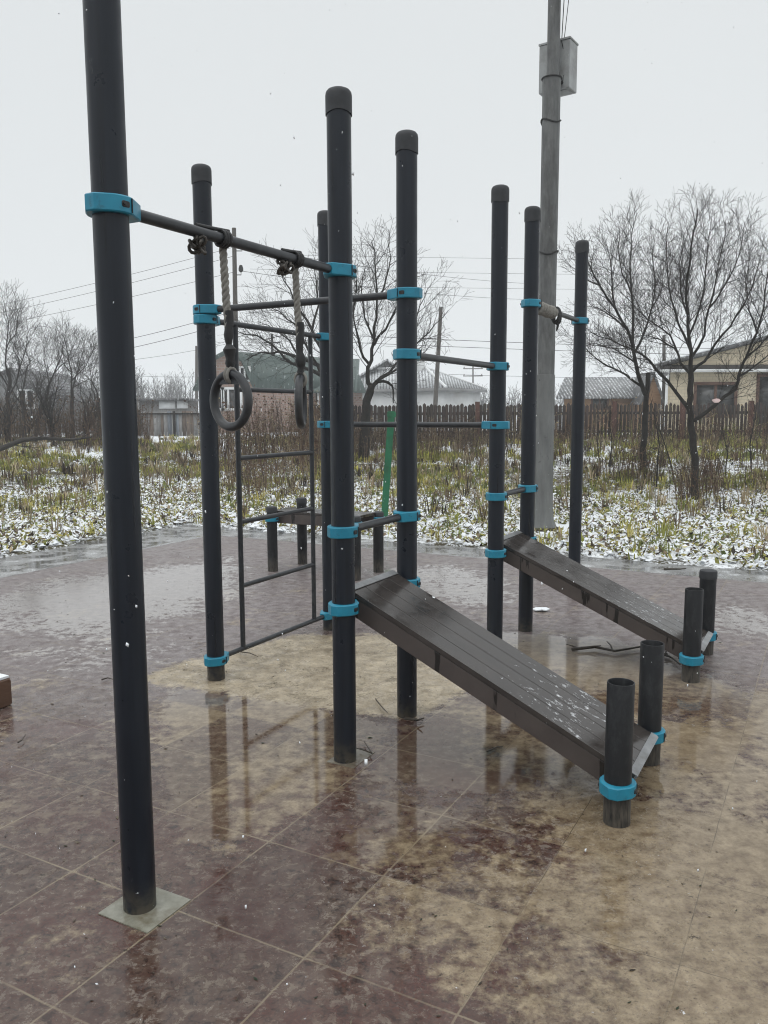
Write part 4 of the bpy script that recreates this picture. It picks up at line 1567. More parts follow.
wall_ring(wh, [A_, R_, B_, L_], 0.4, ezw - 0.03, 'white_render')
rdg1 = at(425, 367.5, YW + 3.2)
rdg2 = rdg1 + (L_ - A_) * 0.62
rdg2.z = rdg1.z
mb = MB()
mb.add([tuple(v) for v in (A_, R_, B_, L_, rdg1, rdg2)], [(3, 0, 4, 5), (0, 1, 4), (1, 2, 5, 4), (2, 3, 5), (0, 3, 2, 1)])
rfw = mb.build('roof', 'white_sheet_roof', wh, smooth=False)
mb = MB()
mb.tube([A_ + Vector((0, 0, 0.03)), rdg1 + Vector((0, 0, 0.03)), rdg2 + Vector((0, 0, 0.03))], 0.09, 6)
mb.tube([R_ + Vector((0, 0, 0.03)), rdg1 + Vector((0, 0, 0.03))], 0.07, 6)
mb.build('hip_cap', 'white_trim', rfw)
mb = MB()
for (s_, e_) in ((L_, A_), (A_, R_)):
    dd = (e_ - s_)
    mb.box((s_ + e_) / 2 - Vector((0, 0, 0.12)), (dd.length, 0.05, 0.2), dd.normalized(), Vector((-dd.y, dd.x, 0)).normalized())
mb.build('eaves_board', 'grey_render', wh, smooth=False)
mb = MB()
q = at(421, 371, YW + 3.2)
mb.box((q.x, q.y, q.z + 0.1), (0.5, 0.5, 1.2))
mb.build('chimney', 'white_render', rfw, smooth=False)
# taller gabled wing
gw = thing('gabled_house', 'grey gabled house end directly behind the tall middle posts', 'house', at(388, 420, 57))
g0, g1, g2 = at(338, 386, 57), at(428, 386, 57), at(387, 359, 57)
mb = MB()
zq = g0.z
mb.add([(g0.x + 0.4, 57, 0.4), (g1.x - 0.4, 57, 0.4), (g1.x - 0.4, 57, zq), (g2.x, 57, g2.z - 0.2), (g0.x + 0.4, 57, zq), (g0.x + 0.4, 64, 0.4), (g1.x - 0.4, 64, 0.4), (g1.x - 0.4, 64, zq), (g2.x, 64, g2.z - 0.2), (g0.x + 0.4, 64, zq)],
       [(0, 1, 2, 3, 4), (9, 8, 7, 6, 5), (0, 5, 6, 1), (1, 6, 7, 2), (0, 4, 9, 5)])
mb.build('wall', 'grey_render', gw, smooth=False)
mb = MB()
quad_slab(mb, (g0.x - 0.1, 56.5, zq - 0.15), (g2.x, 56.5, g2.z), (g2.x, 64.5, g2.z), (g0.x - 0.1, 64.5, zq - 0.15), 0.12)
quad_slab(mb, (g2.x + 0.004, 56.5, g2.z), (g1.x + 0.1, 56.5, zq - 0.2), (g1.x + 0.1, 64.5, zq - 0.2), (g2.x + 0.004, 64.5, g2.z), 0.12)
mb.build('roof', 'white_sheet_roof', gw, smooth=False)

# pink brick house with a green gambrel roof
YK = 43.0
k_ap, k_br, k_ev = at(229, 352.5, YK), at(247, 362, YK), at(259, 389, YK)
k_lb, k_le = at(211, 362, YK), at(199, 389, YK)
pk = thing('gambrel_house', 'pinkish brick house with a green gambrel roof behind the hanging rings', 'house', (k_ap.x, YK, 0.6))
pts = [k_le, k_lb, k_ap, k_br, k_ev]
mb = MB()
vs = [(p.x, YK, p.z) for p in pts] + [(k_ev.x, YK, 0.4), (k_le.x, YK, 0.4)]
dep = Vector((5.2, 6.2, 0))
vs2 = [(a + dep.x, b + dep.y, c) for a, b, c in vs]
n = 7
mb.add(vs + vs2, [tuple(reversed(range(n))), tuple(range(n, 2 * n)), (4, 5, n + 5, n + 4), (6, 0, n, n + 6)])
mb.build('wall', 'pink_brick', pk, smooth=False)
mb = MB()
fo = dep.normalized() * -0.35
for i in range(4):
    a, b = pts[i], pts[i + 1]
    e1 = Vector((a.x, YK, a.z)) + fo
    e2 = Vector((b.x, YK, b.z)) + fo
    if i == 3:
        e2 = e2 + (e2 - e1) * 0.1
    if i == 0:
        e1 = e1 + (e1 - e2) * 0.1
    up = Vector((0, 0, 0.07))
    quad_slab(mb, e1 + up, e2 + up, e2 + up + dep * 1.08, e1 + up + dep * 1.08, 0.08)
gr = mb.build('roof', 'green_sheet_roof', pk, smooth=False)
mb = MB()
cq = at(255, 350, YK + 2)
mb.box((k_ap.x + 1.9, YK + 2.5, k_ap.z + 0.35), (0.12, 0.12, 1.6))
mb.box((k_ap.x + 1.9, YK + 2.5, k_ap.z + 0.7), (0.9, 0.06, 0.06))
mb.build('aerial', 'wire_metal', gr, smooth=False)
q = at(245, 374, YK)
window(pk, q.x, YK, q.z, 0.6, 0.8, 'white_trim', 1, 0.1)
q = at(232, 399, YK)
window(pk, q.x, YK, q.z, 1.1, 1.2, 'white_trim', 2, 0.12)
q = at(217, 399, YK)
window(pk, q.x, YK, q.z, 0.8, 1.2, 'white_trim', 1, 0.12)
# low annex at its right
an = thing('annex', 'low beige brick annex under the green roof, right of the hanging rings', 'annex', (at(300, 400, YK).x, YK + 3, 0.6))
a0, a1 = at(262, 391, YK + 3.2), at(352, 391, YK + 3.2)
mb = MB()
mb.box(((a0.x + a1.x) / 2, YK + 5.4, (a0.z + 0.4) / 2), (a1.x - a0.x, 4.4, a0.z - 0.4))
mb.build('wall', 'pink_brick', an, smooth=False)
mb = MB()
quad_slab(mb, (a0.x + 0.3, YK + 2.8, a0.z - 0.02), (a1.x + 0.3, YK + 2.8, a0.z - 0.02), (a1.x + 0.3, YK + 8, a0.z + 2.05), (a0.x + 2.4, YK + 8, a0.z + 2.05), 0.1)
mb.build('roof', 'green_sheet_roof', an, smooth=False)
for px in (281, 312, 332):
    q = at(px, 399.5, YK + 3.2)
    window(an, q.x, YK + 3.2, q.z, 0.8, 0.95, 'white_trim', 1, 0.1)

# grey house behind the trees at the left edge
YL = 42.0
lh = thing('grey_house', 'faint grey house with a steep gable behind the trees at the left edge', 'house', at(12, 420, YL))
l0, l1, l2 = at(-42, 395, YL), at(47, 393, YL), at(13, 368, YL)
mb = MB()
zq = l1.z
mb.add([(l0.x, YL, 0.4), (l1.x - 0.4, YL, 0.4), (l1.x - 0.4, YL, zq), (l2.x, YL, l2.z - 0.15), (l0.x, YL, zq), (l0.x, YL + 7, 0.4), (l1.x - 0.4, YL + 7, 0.4), (l1.x - 0.4, YL + 7, zq), (l2.x, YL + 7, l2.z - 0.15), (l0.x, YL + 7, zq)],
       [(0, 1, 2, 3, 4), (9, 8, 7, 6, 5), (0, 5, 6, 1), (1, 6, 7, 2), (0, 4, 9, 5)])
mb.build('wall', 'grey_render', lh, smooth=False)
mb = MB()
quad_slab(mb, (l0.x - 0.3, YL - 0.4, zq - 0.1), (l2.x, YL - 0.4, l2.z), (l2.x, YL + 7.4, l2.z), (l0.x - 0.3, YL + 7.4, zq - 0.1), 0.12)
quad_slab(mb, (l2.x + 0.004, YL - 0.4, l2.z), (l1.x + 0.1, YL - 0.4, zq - 0.25), (l1.x + 0.1, YL + 7.4, zq - 0.25), (l2.x + 0.004, YL + 7.4, l2.z), 0.12)
mb.build('roof', 'dark_sheet_roof', lh, smooth=False)
q = at(27, 399, YL)
window(lh, q.x, YL, q.z, 0.9, 1.0, 'white_trim', 1, 0.1)

# low shed above the board fence
YS = 46.0
s0, s1 = at(132, 400.5, YS), at(187, 399.5, YS)
sh = thing('flat_shed', 'low flat roofed shed with pale panels behind the grey board fence', 'shed', ((s0.x + s1.x) / 2, YS, 0.6))
mb = MB()
mb.box(((s0.x + s1.x) / 2, YS + 2, (s0.z + 0.3) / 2), (s1.x - s0.x - 0.6, 3.4, s0.z - 0.3))
mb.build('wall', 'grey_board', sh, smooth=False)
mb = MB()
mb.box(((s0.x + s1.x) / 2, YS + 2, s0.z + 0.05), (s1.x - s0.x + 0.3, 4.4, 0.12))
mb.build('roof', 'dark_sheet_roof', sh, smooth=False)
mb = MB()
q = at(166, 405, YS)
mb.box((q.x, YS + 0.24, q.z), (0.9, 0.05, 0.4))
mb.box((q.x + 0.85, YS + 0.24, q.z + 0.02), (0.6, 0.05, 0.42))
mb.build('panel', 'white_trim', sh, smooth=False)


# ------------------------------------------------------------------ bare trees
def vrand(r):
    while True:
        v = Vector((r.uniform(-1, 1), r.uniform(-1, 1), r.uniform(-1, 1)))
        if 0.05 < v.length < 1:
            return v.normalized()


def sprout(mb, r, pts, radii, level, maxlevel, spacing, lenf, up, thin, start=0.15, minr=0.0028):
    """side branches along a limb, then branches of those"""
    seg = [0.0]
    for i in range(1, len(pts)):
        seg.append(seg[-1] + (pts[i] - pts[i - 1]).length)
    L = seg[-1]
    if L < 0.08:
        return
    d = L * start + spacing * r.random()
    az = r.uniform(0, 6.28)
    while d < L:
        j = 0
        while j < len(pts) - 2 and seg[j + 1] < d:
            j += 1
        t = (d - seg[j]) / max(1e-6, seg[j + 1] - seg[j])
        p = pts[j].lerp(pts[j + 1], t)
        rad = radii[j] + (radii[j + 1] - radii[j]) * t
        dr = (pts[j + 1] - pts[j]).normalized()
        x = dr.orthogonal().normalized()
        y = dr.cross(x)
        az += 2.4 + r.uniform(-0.5, 0.5)
        sd = x * cos(az) + y * sin(az)
        ang = radians(r.uniform(24, 50))
        nd = (dr * cos(ang) + sd * sin(ang) + Vector((0, 0, up))).normalized()
        ln = lenf[min(level, len(lenf) - 1)] * r.uniform(0.55, 1.15) * (1.05 - 0.5 * d / L)
        rr = min(rad * 0.7, thin[min(level, len(thin) - 1)] * r.uniform(0.75, 1.2))
        n = 5 if level == 0 else (4 if level == 1 else 3)
        q = p
        bp, br = [p], [rr]
        for k in range(n):
            nd = (nd + vrand(r) * 0.13 + Vector((0, 0, up * 0.35))).normalized()
            q = q + nd * (ln / n)
            bp.append(q)
            br.append(max(minr, rr * (1 - 0.8 * (k + 1) / n)))
        mb.tube(bp, br, 5 if level == 0 else 3, cap=False)
        if level < maxlevel:
            sprout(mb, r, bp, br, level + 1, maxlevel, spacing * 0.62, lenf, up, thin, 0.2, minr)
        d += spacing * r.uniform(0.6, 1.4)


def limb_points(pix, Y, k, wig, r):
    """limb through photo positions, running k metres back or forth in depth per metre of length"""
    pts = []
    run = 0.0
    prev = None
    for (x, y) in pix:
        p = at(x, y, Y)
        if prev is not None:
            run += (p - prev).length
        prev = p
        pts.append(at(x, y, Y + k * run))
    out = [pts[0]]
    for i in range(1, len(pts)):
        a, b = pts[i - 1], pts[i]
        for t in (0.5, 1.0):
            q = a.lerp(b, t)
            out.append(q + vrand(r) * wig * (1 if t < 1 else 0.4))
    return out


def tree(name, label, cat, group, Y, trunk, limbs, r0, seed, bark, twig, spacing=0.16, maxlevel=2, lenf=(0.9, 0.5, 0.28), thin=(0.011, 0.006, 0.004), up=0.12, limb_r=0.6, wig=0.02, minr=0.0028, taper=0.7, limb_s=1.0, drop=0, crown_y=400):
    r = random.Random(seed)
    base = at(*trunk[0], Y)
    gz = ground_z(base.x, Y)
    root = thing(name, label, cat, (base.x, Y, gz), group)
    tp = limb_points(trunk, Y, 0.0, wig, r)
    tp[0].z = gz - 0.1
    rad = [r0 * (1 + 0.25 * (i == 0)) * (1 - (1 - taper) * i / (len(tp) - 1)) for i in range(len(tp))]
    mb = MB()
    mb.tube(tp, rad, 10)
    mb.build('trunk', bark, root, angle=70)
    big, small = MB(), MB()
    sprout(small, r, tp, rad, 1, maxlevel, spacing * 2.2, lenf, up, thin, 0.4, minr)
    for i, (lr, pix) in enumerate(limbs):
        lr *= limb_s
        pix = [(x, y + drop * max(0, (crown_y - y)) / 100) for x, y in pix]
        k = r.uniform(-0.55, 0.55)
        pts = limb_points(pix, Y, k, wig, r)
        n = len(pts)
        e = max(minr * 1.6, lr * 0.16)
        rr = [lr + (e - lr) * (j / (n - 1)) ** 0.8 for j in range(n)]
        big.tube(pts, rr, 7, cap=False)
        sprout(small, r, pts, rr, 0, maxlevel, spacing, lenf, up, thin, 0.12, minr)
    if big.v:
        big.build('limbs', bark, root, angle=70)
    small.build('crown', twig, root, smooth=False)
    return root


GT = 'bare trees standing in the field'
tree('bare_tree', 'bare dark tree with a forked trunk and wide fan of branches at the right', 'tree', GT, 14.5,
     [(696, 506), (695, 470), (693, 446), (691, 425), (689, 405), (690, 390), (691, 372)],
     [(0.052, [(691, 373), (691, 350), (688, 320), (686, 290), (690, 250), (694, 215), (697, 190)]),
      (0.042, [(688, 408), (667, 380), (650, 358), (632, 345), (610, 335), (590, 326)]),
      (0.050, [(694, 421), (715, 405), (735, 390), (739, 374), (747, 353), (757, 327), (764, 300), (768, 262), (770, 235)]),
      (0.034, [(691, 373), (680, 360), (676, 345), (670, 330), (655, 318), (636, 300), (620, 282)]),
      (0.038, [(691, 371), (705, 358), (715, 340), (730, 320), (744, 296), (754, 272), (760, 245)]),
      (0.032, [(691, 355), (704, 330), (709, 300), (716, 270), (722, 235), (726, 205)]),
      (0.030, [(690, 345), (678, 318), (671, 290), (668, 260), (666, 225), (669, 205)]),
      (0.026, [(689, 330), (700, 300), (706, 260), (708, 225), (712, 198)]),
      (0.024, [(689, 310), (680, 280), (680, 250), (684, 220)]),
      (0.022, [(709, 300), (722, 280), (735, 255), (742, 225), (744, 205)]),
      (0.026, [(739, 375), (752, 366), (768, 352), (785, 335)]),
      (0.022, [(747, 353), (765, 335), (780, 310), (790, 285)]),
      (0.020, [(676, 345), (660, 335), (648, 330), (632, 332)]),
      (0.020, [(757, 327), (748, 300), (746, 270), (750, 240)])],
     0.066, 21, 'bark_dark', 'twig_dark', 0.10, 2, (0.72, 0.40, 0.20), (0.0075, 0.0040, 0.0026), 0.10, minr=0.0019, limb_s=0.82, drop=9, crown_y=390)
tree('bare_tree', 'bare tree with a broken stub trunk, second from the right', 'tree', GT, 18.5,
     [(642, 485), (643, 450), (645, 420), (646, 398), (648, 373)],
     [(0.075, [(645, 394), (638, 372), (634, 350), (628, 325), (615, 300), (600, 275), (588, 250), (580, 232)]),
      (0.042, [(643, 387), (625, 373), (605, 362), (588, 347), (576, 328)]),
      (0.050, [(634, 350), (633, 320), (632, 285), (630, 250), (631, 220), (637, 195)]),
      (0.042, [(634, 350), (645, 325), (652, 300), (655, 270), (652, 240), (655, 222)]),
      (0.034, [(628, 325), (612, 310), (598, 300), (582, 297)]),
      (0.032, [(615, 300), (612, 270), (610, 245), (604, 222)]),
      (0.030, [(632, 285), (622, 262), (618, 235), (620, 212)]),
      (0.028, [(652, 300), (662, 280), (664, 255)]),
      (0.028, [(600, 275), (586, 268), (574, 262)]),
      (0.030, [(636, 360), (615, 345), (595, 338), (578, 345)])],
     0.074, 22, 'bark_dark', 'twig_dark', 0.125, 2, (0.85, 0.48, 0.24), (0.009, 0.0050, 0.0034), 0.10, minr=0.0024, limb_s=0.72, drop=9, crown_y=390)
tree('bare_tree', 'bare dark tree with long arching limbs behind the hanging rings', 'tree', GT, 24,
     [(334, 440), (336, 405), (333, 390), (328, 378)],
     [(0.10, [(328, 379), (318, 366), (300, 358), (280, 352), (262, 352), (246, 360)]),
      (0.085, [(329, 381), (315, 372), (300, 366), (285, 358), (272, 345), (255, 335), (236, 331)]),
      (0.085, [(333, 390), (322, 350), (312, 330), (300, 310), (290, 290), (280, 270)]),
      (0.085, [(330, 380), (335, 350), (338, 320), (336, 285), (332, 255)]),
      (0.05, [(318, 366), (306, 345), (296, 325), (280, 312), (262, 305)]),
      (0.05, [(312, 330), (318, 305), (316, 280), (312, 262)]),
      (0.05, [(335, 350), (348, 325), (356, 300), (358, 270)]),
      (0.045, [(300, 358), (290, 340), (276, 330), (258, 322)])],
     0.17, 23, 'bark_dark', 'twig_dark', 0.24, 2, (1.3, 0.75, 0.42), (0.013, 0.0070, 0.0045), 0.05, minr=0.0034, wig=0.05, limb_s=0.85)
tree('bare_tree', 'bare tree with a curved arching limb, seen between the two tall middle posts', 'tree', GT, 23,
     [(363, 440), (366, 408), (370, 392), (371, 385)],
     [(0.085, [(371, 386), (367, 378), (371, 360), (374, 340), (376, 318), (377, 290), (375, 262), (372, 242)]),
      (0.085, [(371, 388), (378, 382), (388, 382), (393, 390), (394, 403)]),
      (0.05, [(374, 345), (386, 330), (396, 310), (402, 290), (408, 268)]),
      (0.05, [(370, 365), (360, 350), (356, 330), (354, 305), (357, 278)]),
      (0.055, [(373, 385), (390, 372), (405, 355), (420, 340), (435, 325), (448, 310)]),
      (0.045, [(376, 381), (400, 368), (418, 358), (431, 343)]),
      (0.04, [(377, 300), (386, 280), (390, 258), (388, 240)]),
      (0.04, [(405, 355), (416, 330), (420, 305), (428, 288)]),
      (0.04, [(374, 340), (364, 318), (362, 290), (366, 265)])],
     0.14, 24, 'bark_dark', 'twig_dark', 0.23, 2, (1.2, 0.7, 0.4), (0.012, 0.0068, 0.0045), 0.08, minr=0.0034, wig=0.05, limb_s=0.85)
LG = 'bare trees along the left edge'
TK = dict(spacing=0.19, maxlevel=2, lenf=(1.05, 0.7, 0.45), thin=(0.011, 0.0062, 0.0042), up=0.12, minr=0.0036, wig=0.06, limb_s=0.7, drop=22, crown_y=400)
tree('bare_tree', 'tallest bare grey tree, cut by the left edge', 'tree', LG, 30,
     [(8, 440), (9, 410), (9, 390), (8, 370)],
     [(0.055, [(8, 370), (6, 335), (8, 300), (4, 272)]), (0.045, [(9, 395), (20, 360), (27, 330), (31, 303)]), (0.04, [(9, 385), (-6, 350), (-14, 315), (-12, 285)]), (0.035, [(6, 335), (16, 315), (18, 290), (14, 280)]), (0.035, [(20, 360), (14, 335), (17, 312)])],
     0.085, 31, 'bark_grey', 'twig_grey', **TK)
tree('bare_tree', 'thin bare grey tree leaning right, second from the left edge', 'tree', LG, 31,
     [(34, 436), (40, 412), (47, 393)],
     [(0.06, [(47, 394), (55, 365), (62, 340), (66, 318)]), (0.035, [(50, 385), (46, 360), (44, 335), (48, 318)]), (0.035, [(44, 402), (58, 388), (67, 379)]), (0.03, [(55, 365), (68, 350), (76, 338)])],
     0.08, 32, 'bark_grey', 'twig_grey', **TK)
tree('bare_tree', 'bare grey tree just left of the nearest post', 'tree', LG, 30.5,
     [(73, 438), (72, 410), (72, 390)],
     [(0.06, [(72, 392), (72, 365), (67, 338), (62, 314)]), (0.04, [(72, 390), (78, 362), (83, 335), (80, 322)]), (0.035, [(72, 375), (86, 355), (94, 338)]), (0.035, [(72, 365), (62, 350), (54, 330)]), (0.03, [(72, 385), (90, 372), (101, 356)])],
     0.08, 33, 'bark_grey', 'twig_grey', **TK)
tree('bare_tree', 'low bushy bare tree partly hidden by the nearest post', 'tree', LG, 32,
     [(98, 436), (99, 415), (98, 400)],
     [(0.05, [(98, 401), (94, 380), (90, 362), (92, 345)]), (0.045, [(98, 402), (106, 380), (112, 360)]), (0.035, [(97, 410), (86, 395), (78, 380)]), (0.03, [(99, 405), (116, 390), (126, 372)])],
     0.07, 34, 'bark_grey', 'twig_grey', **TK)
tree('bare_tree', 'low grey shrub like tree in front of the faint grey house', 'tree', LG, 29,
     [(24, 440), (23, 415), (22, 400)],
     [(0.045, [(22, 401), (24, 375), (30, 350), (27, 330)]), (0.04, [(22, 405), (12, 385), (4, 365)]), (0.035, [(23, 410), (36, 395), (44, 378)])],
     0.06, 35, 'bark_grey', 'twig_grey', **TK)

# tangled shrubs under them
for i_, (sx, sy, lab) in enumerate(((6, 436, 'tangled bare shrub at the very left edge'), (52, 436, 'tangled bare shrub between the two leaning grey trees'), (86, 437, 'tangled bare shrub beside the nearest post'), (112, 434, 'low tangled shrub mostly behind the nearest post'), (30, 433, 'tangled bare shrub under the thin leaning tree'))):
    rs = random.Random(300 + i_)
    lim = []
    for q in range(9):
        dx, hh = rs.uniform(-26, 26), rs.uniform(28, 62)
        lim.append((rs.uniform(0.018, 0.032), [(sx + rs.uniform(-3, 3), sy - 4), (sx + dx * 0.35, sy - hh * 0.4), (sx + dx * 0.75 + rs.uniform(-4, 4), sy - hh * 0.75), (sx + dx + rs.uniform(-6, 6), sy - hh)]))
    tree('bare_shrub', lab, 'shrub', 'bare shrubs along the left edge', 27.5 + i_ * 0.6, [(sx, sy), (sx, sy - 3), (sx, sy - 5)], lim, 0.05, 300 + i_, 'bark_dark', 'twig_grey', spacing=0.2, maxlevel=1, lenf=(0.75, 0.4), thin=(0.010, 0.006), up=0.06, minr=0.0038, wig=0.09)

# young stems in the weeds
SG = 'bare saplings in the weeds'
SK = dict(spacing=0.16, maxlevel=1, lenf=(0.32, 0.2), thin=(0.006, 0.004), up=0.14, minr=0.0026)
for (pts_, Y, lab, sd) in (
        ([(657, 470), (659, 445), (655, 420), (651, 400)], 16, 'thin sapling leaning between the two bare trees at right', 41),
        ([(610, 470), (612, 445), (609, 420), (611, 398)], 18, 'thin sapling right of the last tall post', 42),
        ([(600, 462), (597, 440), (600, 415)], 20, 'short sapling touching the last tall post', 43),
        ([(752, 475), (750, 445), (756, 415), (752, 398)], 17, 'thin sapling near the right edge', 44),
        ([(725, 478), (728, 452), (722, 425)], 17, 'short sapling right of the forked tree', 45),
        ([(674, 482), (668, 455), (660, 430), (655, 415)], 17, 'sapling leaning left, close to the forked tree', 46)):
    r = random.Random(sd)
    b = at(*pts_[0], Y)
    root = thing('sapling', lab, 'sapling', (b.x, Y, ground_z(b.x, Y)), SG)
    pp = limb_points(pts_, Y, 0.1, 0.02, r)
    pp[0].z = ground_z(b.x, Y) - 0.05
    rr = [0.016 * (1 - 0.75 * i / (len(pp) - 1)) for i in range(len(pp))]
    mb = MB()
    mb.tube(pp, rr, 6)
    mb.build('stem', 'bark_dark', root)
    mb = MB()
    sprout(mb, r, pp, rr, 0, 1, 0.10, (0.4, 0.22), 0.14, (0.006, 0.004), 0.2, 0.0026)
    mb.build('twigs', 'twig_dark', root, smooth=False)

# pale scrap caught on the low limb of the forked tree
q = at(716, 401, 14.35)
mb = MB()
n1 = 7
vs = [(q.x + 0.07 * cos(a) * (1 + 0.3 * sin(3 * a)), q.y + 0.02 * sin(2 * a), q.z + 0.035 * sin(a)) for a in [2 * pi * i / n1 for i in range(n1)]]
vs += [(x, y - 0.03, z + 0.01) for x, y, z in vs]
mb.add(vs, [tuple(range(n1)), tuple(reversed(range(n1, 2 * n1)))] + [(i, n1 + i, n1 + (i + 1) % n1, (i + 1) % n1) for i in range(n1)])
tag(mb.build('plastic_scrap', 'pink_plastic', base=q), 'pale pink scrap caught on the low right limb of the forked tree', 'scrap')

# fallen branch at the left
mb = MB()
fp = []
for (x, y) in ((-25, 455), (5, 446), (22, 439), (45, 437), (70, 439), (92, 436)):
    fp.append(on_ground(x, y, 0.0))
Yb = 17.0
fp = [at(x, y, Yb + i * 0.25) for i, (x, y) in enumerate(((-25, 458), (5, 447), (22, 440), (45, 438), (70, 440), (92, 437)))]
g0_ = min(p.z - ground_z(p.x, p.y) for p in fp)
fp = [Vector((p.x, p.y, max(p.z, ground_z(p.x, p.y) + 0.04))) for p in fp]
fb = thing('fallen_branch', 'long grey fallen branch lying over the weeds at the far left', 'branch', (fp[2].x, fp[2].y, ground_z(fp[2].x, fp[2].y)))
mb.tube(fp, [0.06, 0.055, 0.05, 0.04, 0.03, 0.015], 8)
mb.build('limb', 'bark_grey', fb, angle=70)
mb = MB()
sprout(mb, random.Random(5), fp, [0.05] * 6, 0, 1, 0.3, (0.8, 0.4), 0.02, (0.012, 0.006), 0.1, 0.004)
mb.build('twigs', 'twig_grey', fb, smooth=False)

# far wood: one grey mass of bare crowns
mb = MB()
r = random.Random(77)
for k in range(230):
    px = r.uniform(-420, 1190) if k % 3 else r.uniform(60, 480)
    y = r.uniform(95, 125)
    x = (px - 384) / F_PX * y
    h = r.uniform(4.5, 6.5) if px < 210 else r.uniform(2.5, 4.2)
    if px > 500:
        h = r.uniform(3, 4.5)
    base = Vector((x, y, 0.5))
    for s in range(3):
        top = base + Vector((r.uniform(-1.5, 1.5), r.uniform(-1, 1), h * r.uniform(0.7, 1)))
        ln = [base, base.lerp(top, 0.35) + vrand(r) * 0.2, base.lerp(top, 0.7) + vrand(r) * 0.3, top]
        rr = [0.12, 0.09, 0.05, 0.02]
        mb.tube(ln, rr, 4, cap=False)
        sprout(mb, r, ln, rr, 1, 2, 0.42, (1.6, 1.5, 0.9), 0.14, (0.04, 0.03, 0.02), 0.12, 0.016)
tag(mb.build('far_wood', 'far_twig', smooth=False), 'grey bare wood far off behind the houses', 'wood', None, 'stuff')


# ------------------------------------------------------------------ ground cover
def in_field(x, y, m=0.06):
    u, v = to_uv(x, y)
    return max(u - COURT_U1, COURT_V0 - v) - m


def stuff_mesh(name, verts, tris, cols, mat, label, cat, smooth=False):
    """many small faces in ONE object; verts (n,3), tris (m,3)"""
    me = bpy.data.meshes.new(name)
    me.vertices.add(len(verts))
    me.vertices.foreach_set('co', np.asarray(verts, dtype=np.float32).ravel())
    t = np.asarray(tris, dtype=np.int32)
    me.loops.add(t.size)
    me.loops.foreach_set('vertex_index', t.ravel())
    me.polygons.add(len(t))
    me.polygons.foreach_set('loop_start', np.arange(0, t.size, 3, dtype=np.int32))
    me.polygons.foreach_set('loop_total', np.full(len(t), 3, dtype=np.int32))
    if smooth:
        me.polygons.foreach_set('use_smooth', np.ones(len(t), dtype=bool))
    me.update(calc_edges=True)
    if cols is not None:
        a = me.attributes.new('tint', 'FLOAT_COLOR', 'POINT')
        c = np.ones((len(verts), 4), dtype=np.float32)
        c[:, :3] = cols
        a.data.foreach_set('color', c.ravel())
    me.materials.append(MATS[mat])
    o = bpy.data.objects.new(name, me)
    COL.objects.link(o)
    return tag(o, label, cat, None, 'stuff')


def field_points(n, ymin, ymax, dens=None, side=0.72):
    out = []
    while len(out) < n:
        y = sqrt(npr.uniform(ymin * ymin, ymax * ymax))
        x = npr.uniform(-side * y - 2, side * y + 2)
        d = in_field(x, y)
        if d < 0 or hypot(x - pb.x, y - YP) < 0.42:
            continue
        if dens is not None and npr.random() > dens(x, y, d):
            continue
        out.append((x, y, ground_z(x, y), d))
    return out


def pal(cols, spread=0.25):
    c = np.array(cols[npr.integers(len(cols))]) * npr.uniform(1 - spread, 1 + spread)
    return c


GREEN = [(0.17, 0.18, 0.035), (0.23, 0.23, 0.045), (0.12, 0.14, 0.03), (0.28, 0.26, 0.06), (0.20, 0.20, 0.055), (0.09, 0.11, 0.03)]
YELL = [(0.30, 0.26, 0.07), (0.36, 0.31, 0.10), (0.24, 0.21, 0.06)]
BROWN = [(0.055, 0.038, 0.025), (0.09, 0.062, 0.04), (0.035, 0.026, 0.019), (0.15, 0.11, 0.07)]
STRAW = [(0.30, 0.24, 0.15), (0.24, 0.185, 0.11), (0.36, 0.30, 0.2)]
SNOW = [(0.80, 0.82, 0.84), (0.74, 0.77, 0.79)]


def leaves(n, ymin, ymax, dens, choose, size, lift, tilt):
    V_, T_, C_ = [], [], []
    for (x, y, z, d) in field_points(n, ymin, ymax, dens):
        s = npr.uniform(*size)
        w = s * npr.uniform(0.35, 0.6)
        a = npr.uniform(0, 6.283)
        ca, sa = cos(a), sin(a)
        tl = npr.normal(0, tilt)
        tr_ = npr.normal(0, tilt)
        zz = z + npr.uniform(*lift)
        b = len(V_)
        for (lx, ly, lz) in ((-s / 2, 0, 0), (0, -w / 2, -0.12 * s), (s / 2, 0, 0), (0, w / 2, -0.12 * s)):
            V_.append((x + lx * ca - ly * sa, y + lx * sa + ly * ca, zz + lz + lx * tl + ly * tr_))
        T_ += [(b, b + 1, b + 2), (b, b + 2, b + 3)]
        c = choose(x, y, d)
        C_ += [c] * 4
    return V_, T_, C_


def near_dens(x, y, d):
    return max(0.12, 1 - d / 13)


def leaf_colour(x, y, d):
    k = mnoise.noise((x * 0.7, y * 0.7, 9.0))
    q = npr.random()
    mid = smooth((d - 2.5) / 5)
    if q < 0.52 + 0.3 * k:
        return pal(GREEN if npr.random() < 0.6 + 0.15 * mid else YELL, 0.3)
    if q < 0.6 + 0.1 * k:
        return pal(STRAW, 0.3)
    return pal(BROWN, 0.35)


V_, T_, C_ = leaves(60000, 8.2, 30, near_dens, leaf_colour, (0.03, 0.095), (0.005, 0.08), 0.55)
stuff_mesh('ground_cover', V_, T_, C_, 'plant_tint', 'low green, yellow and brown leaves covering the field', 'ground cover')


def snow_dens(x, y, d):
    k = mnoise.noise((x * 1.1, y * 1.1, 4.0)) + 0.5 * mnoise.noise((x * 3.1, y * 3.1, 2.0))
    return max(0.0, 0.75 + 0.7 * k) * max(0.10, 1 - d / 9.5)


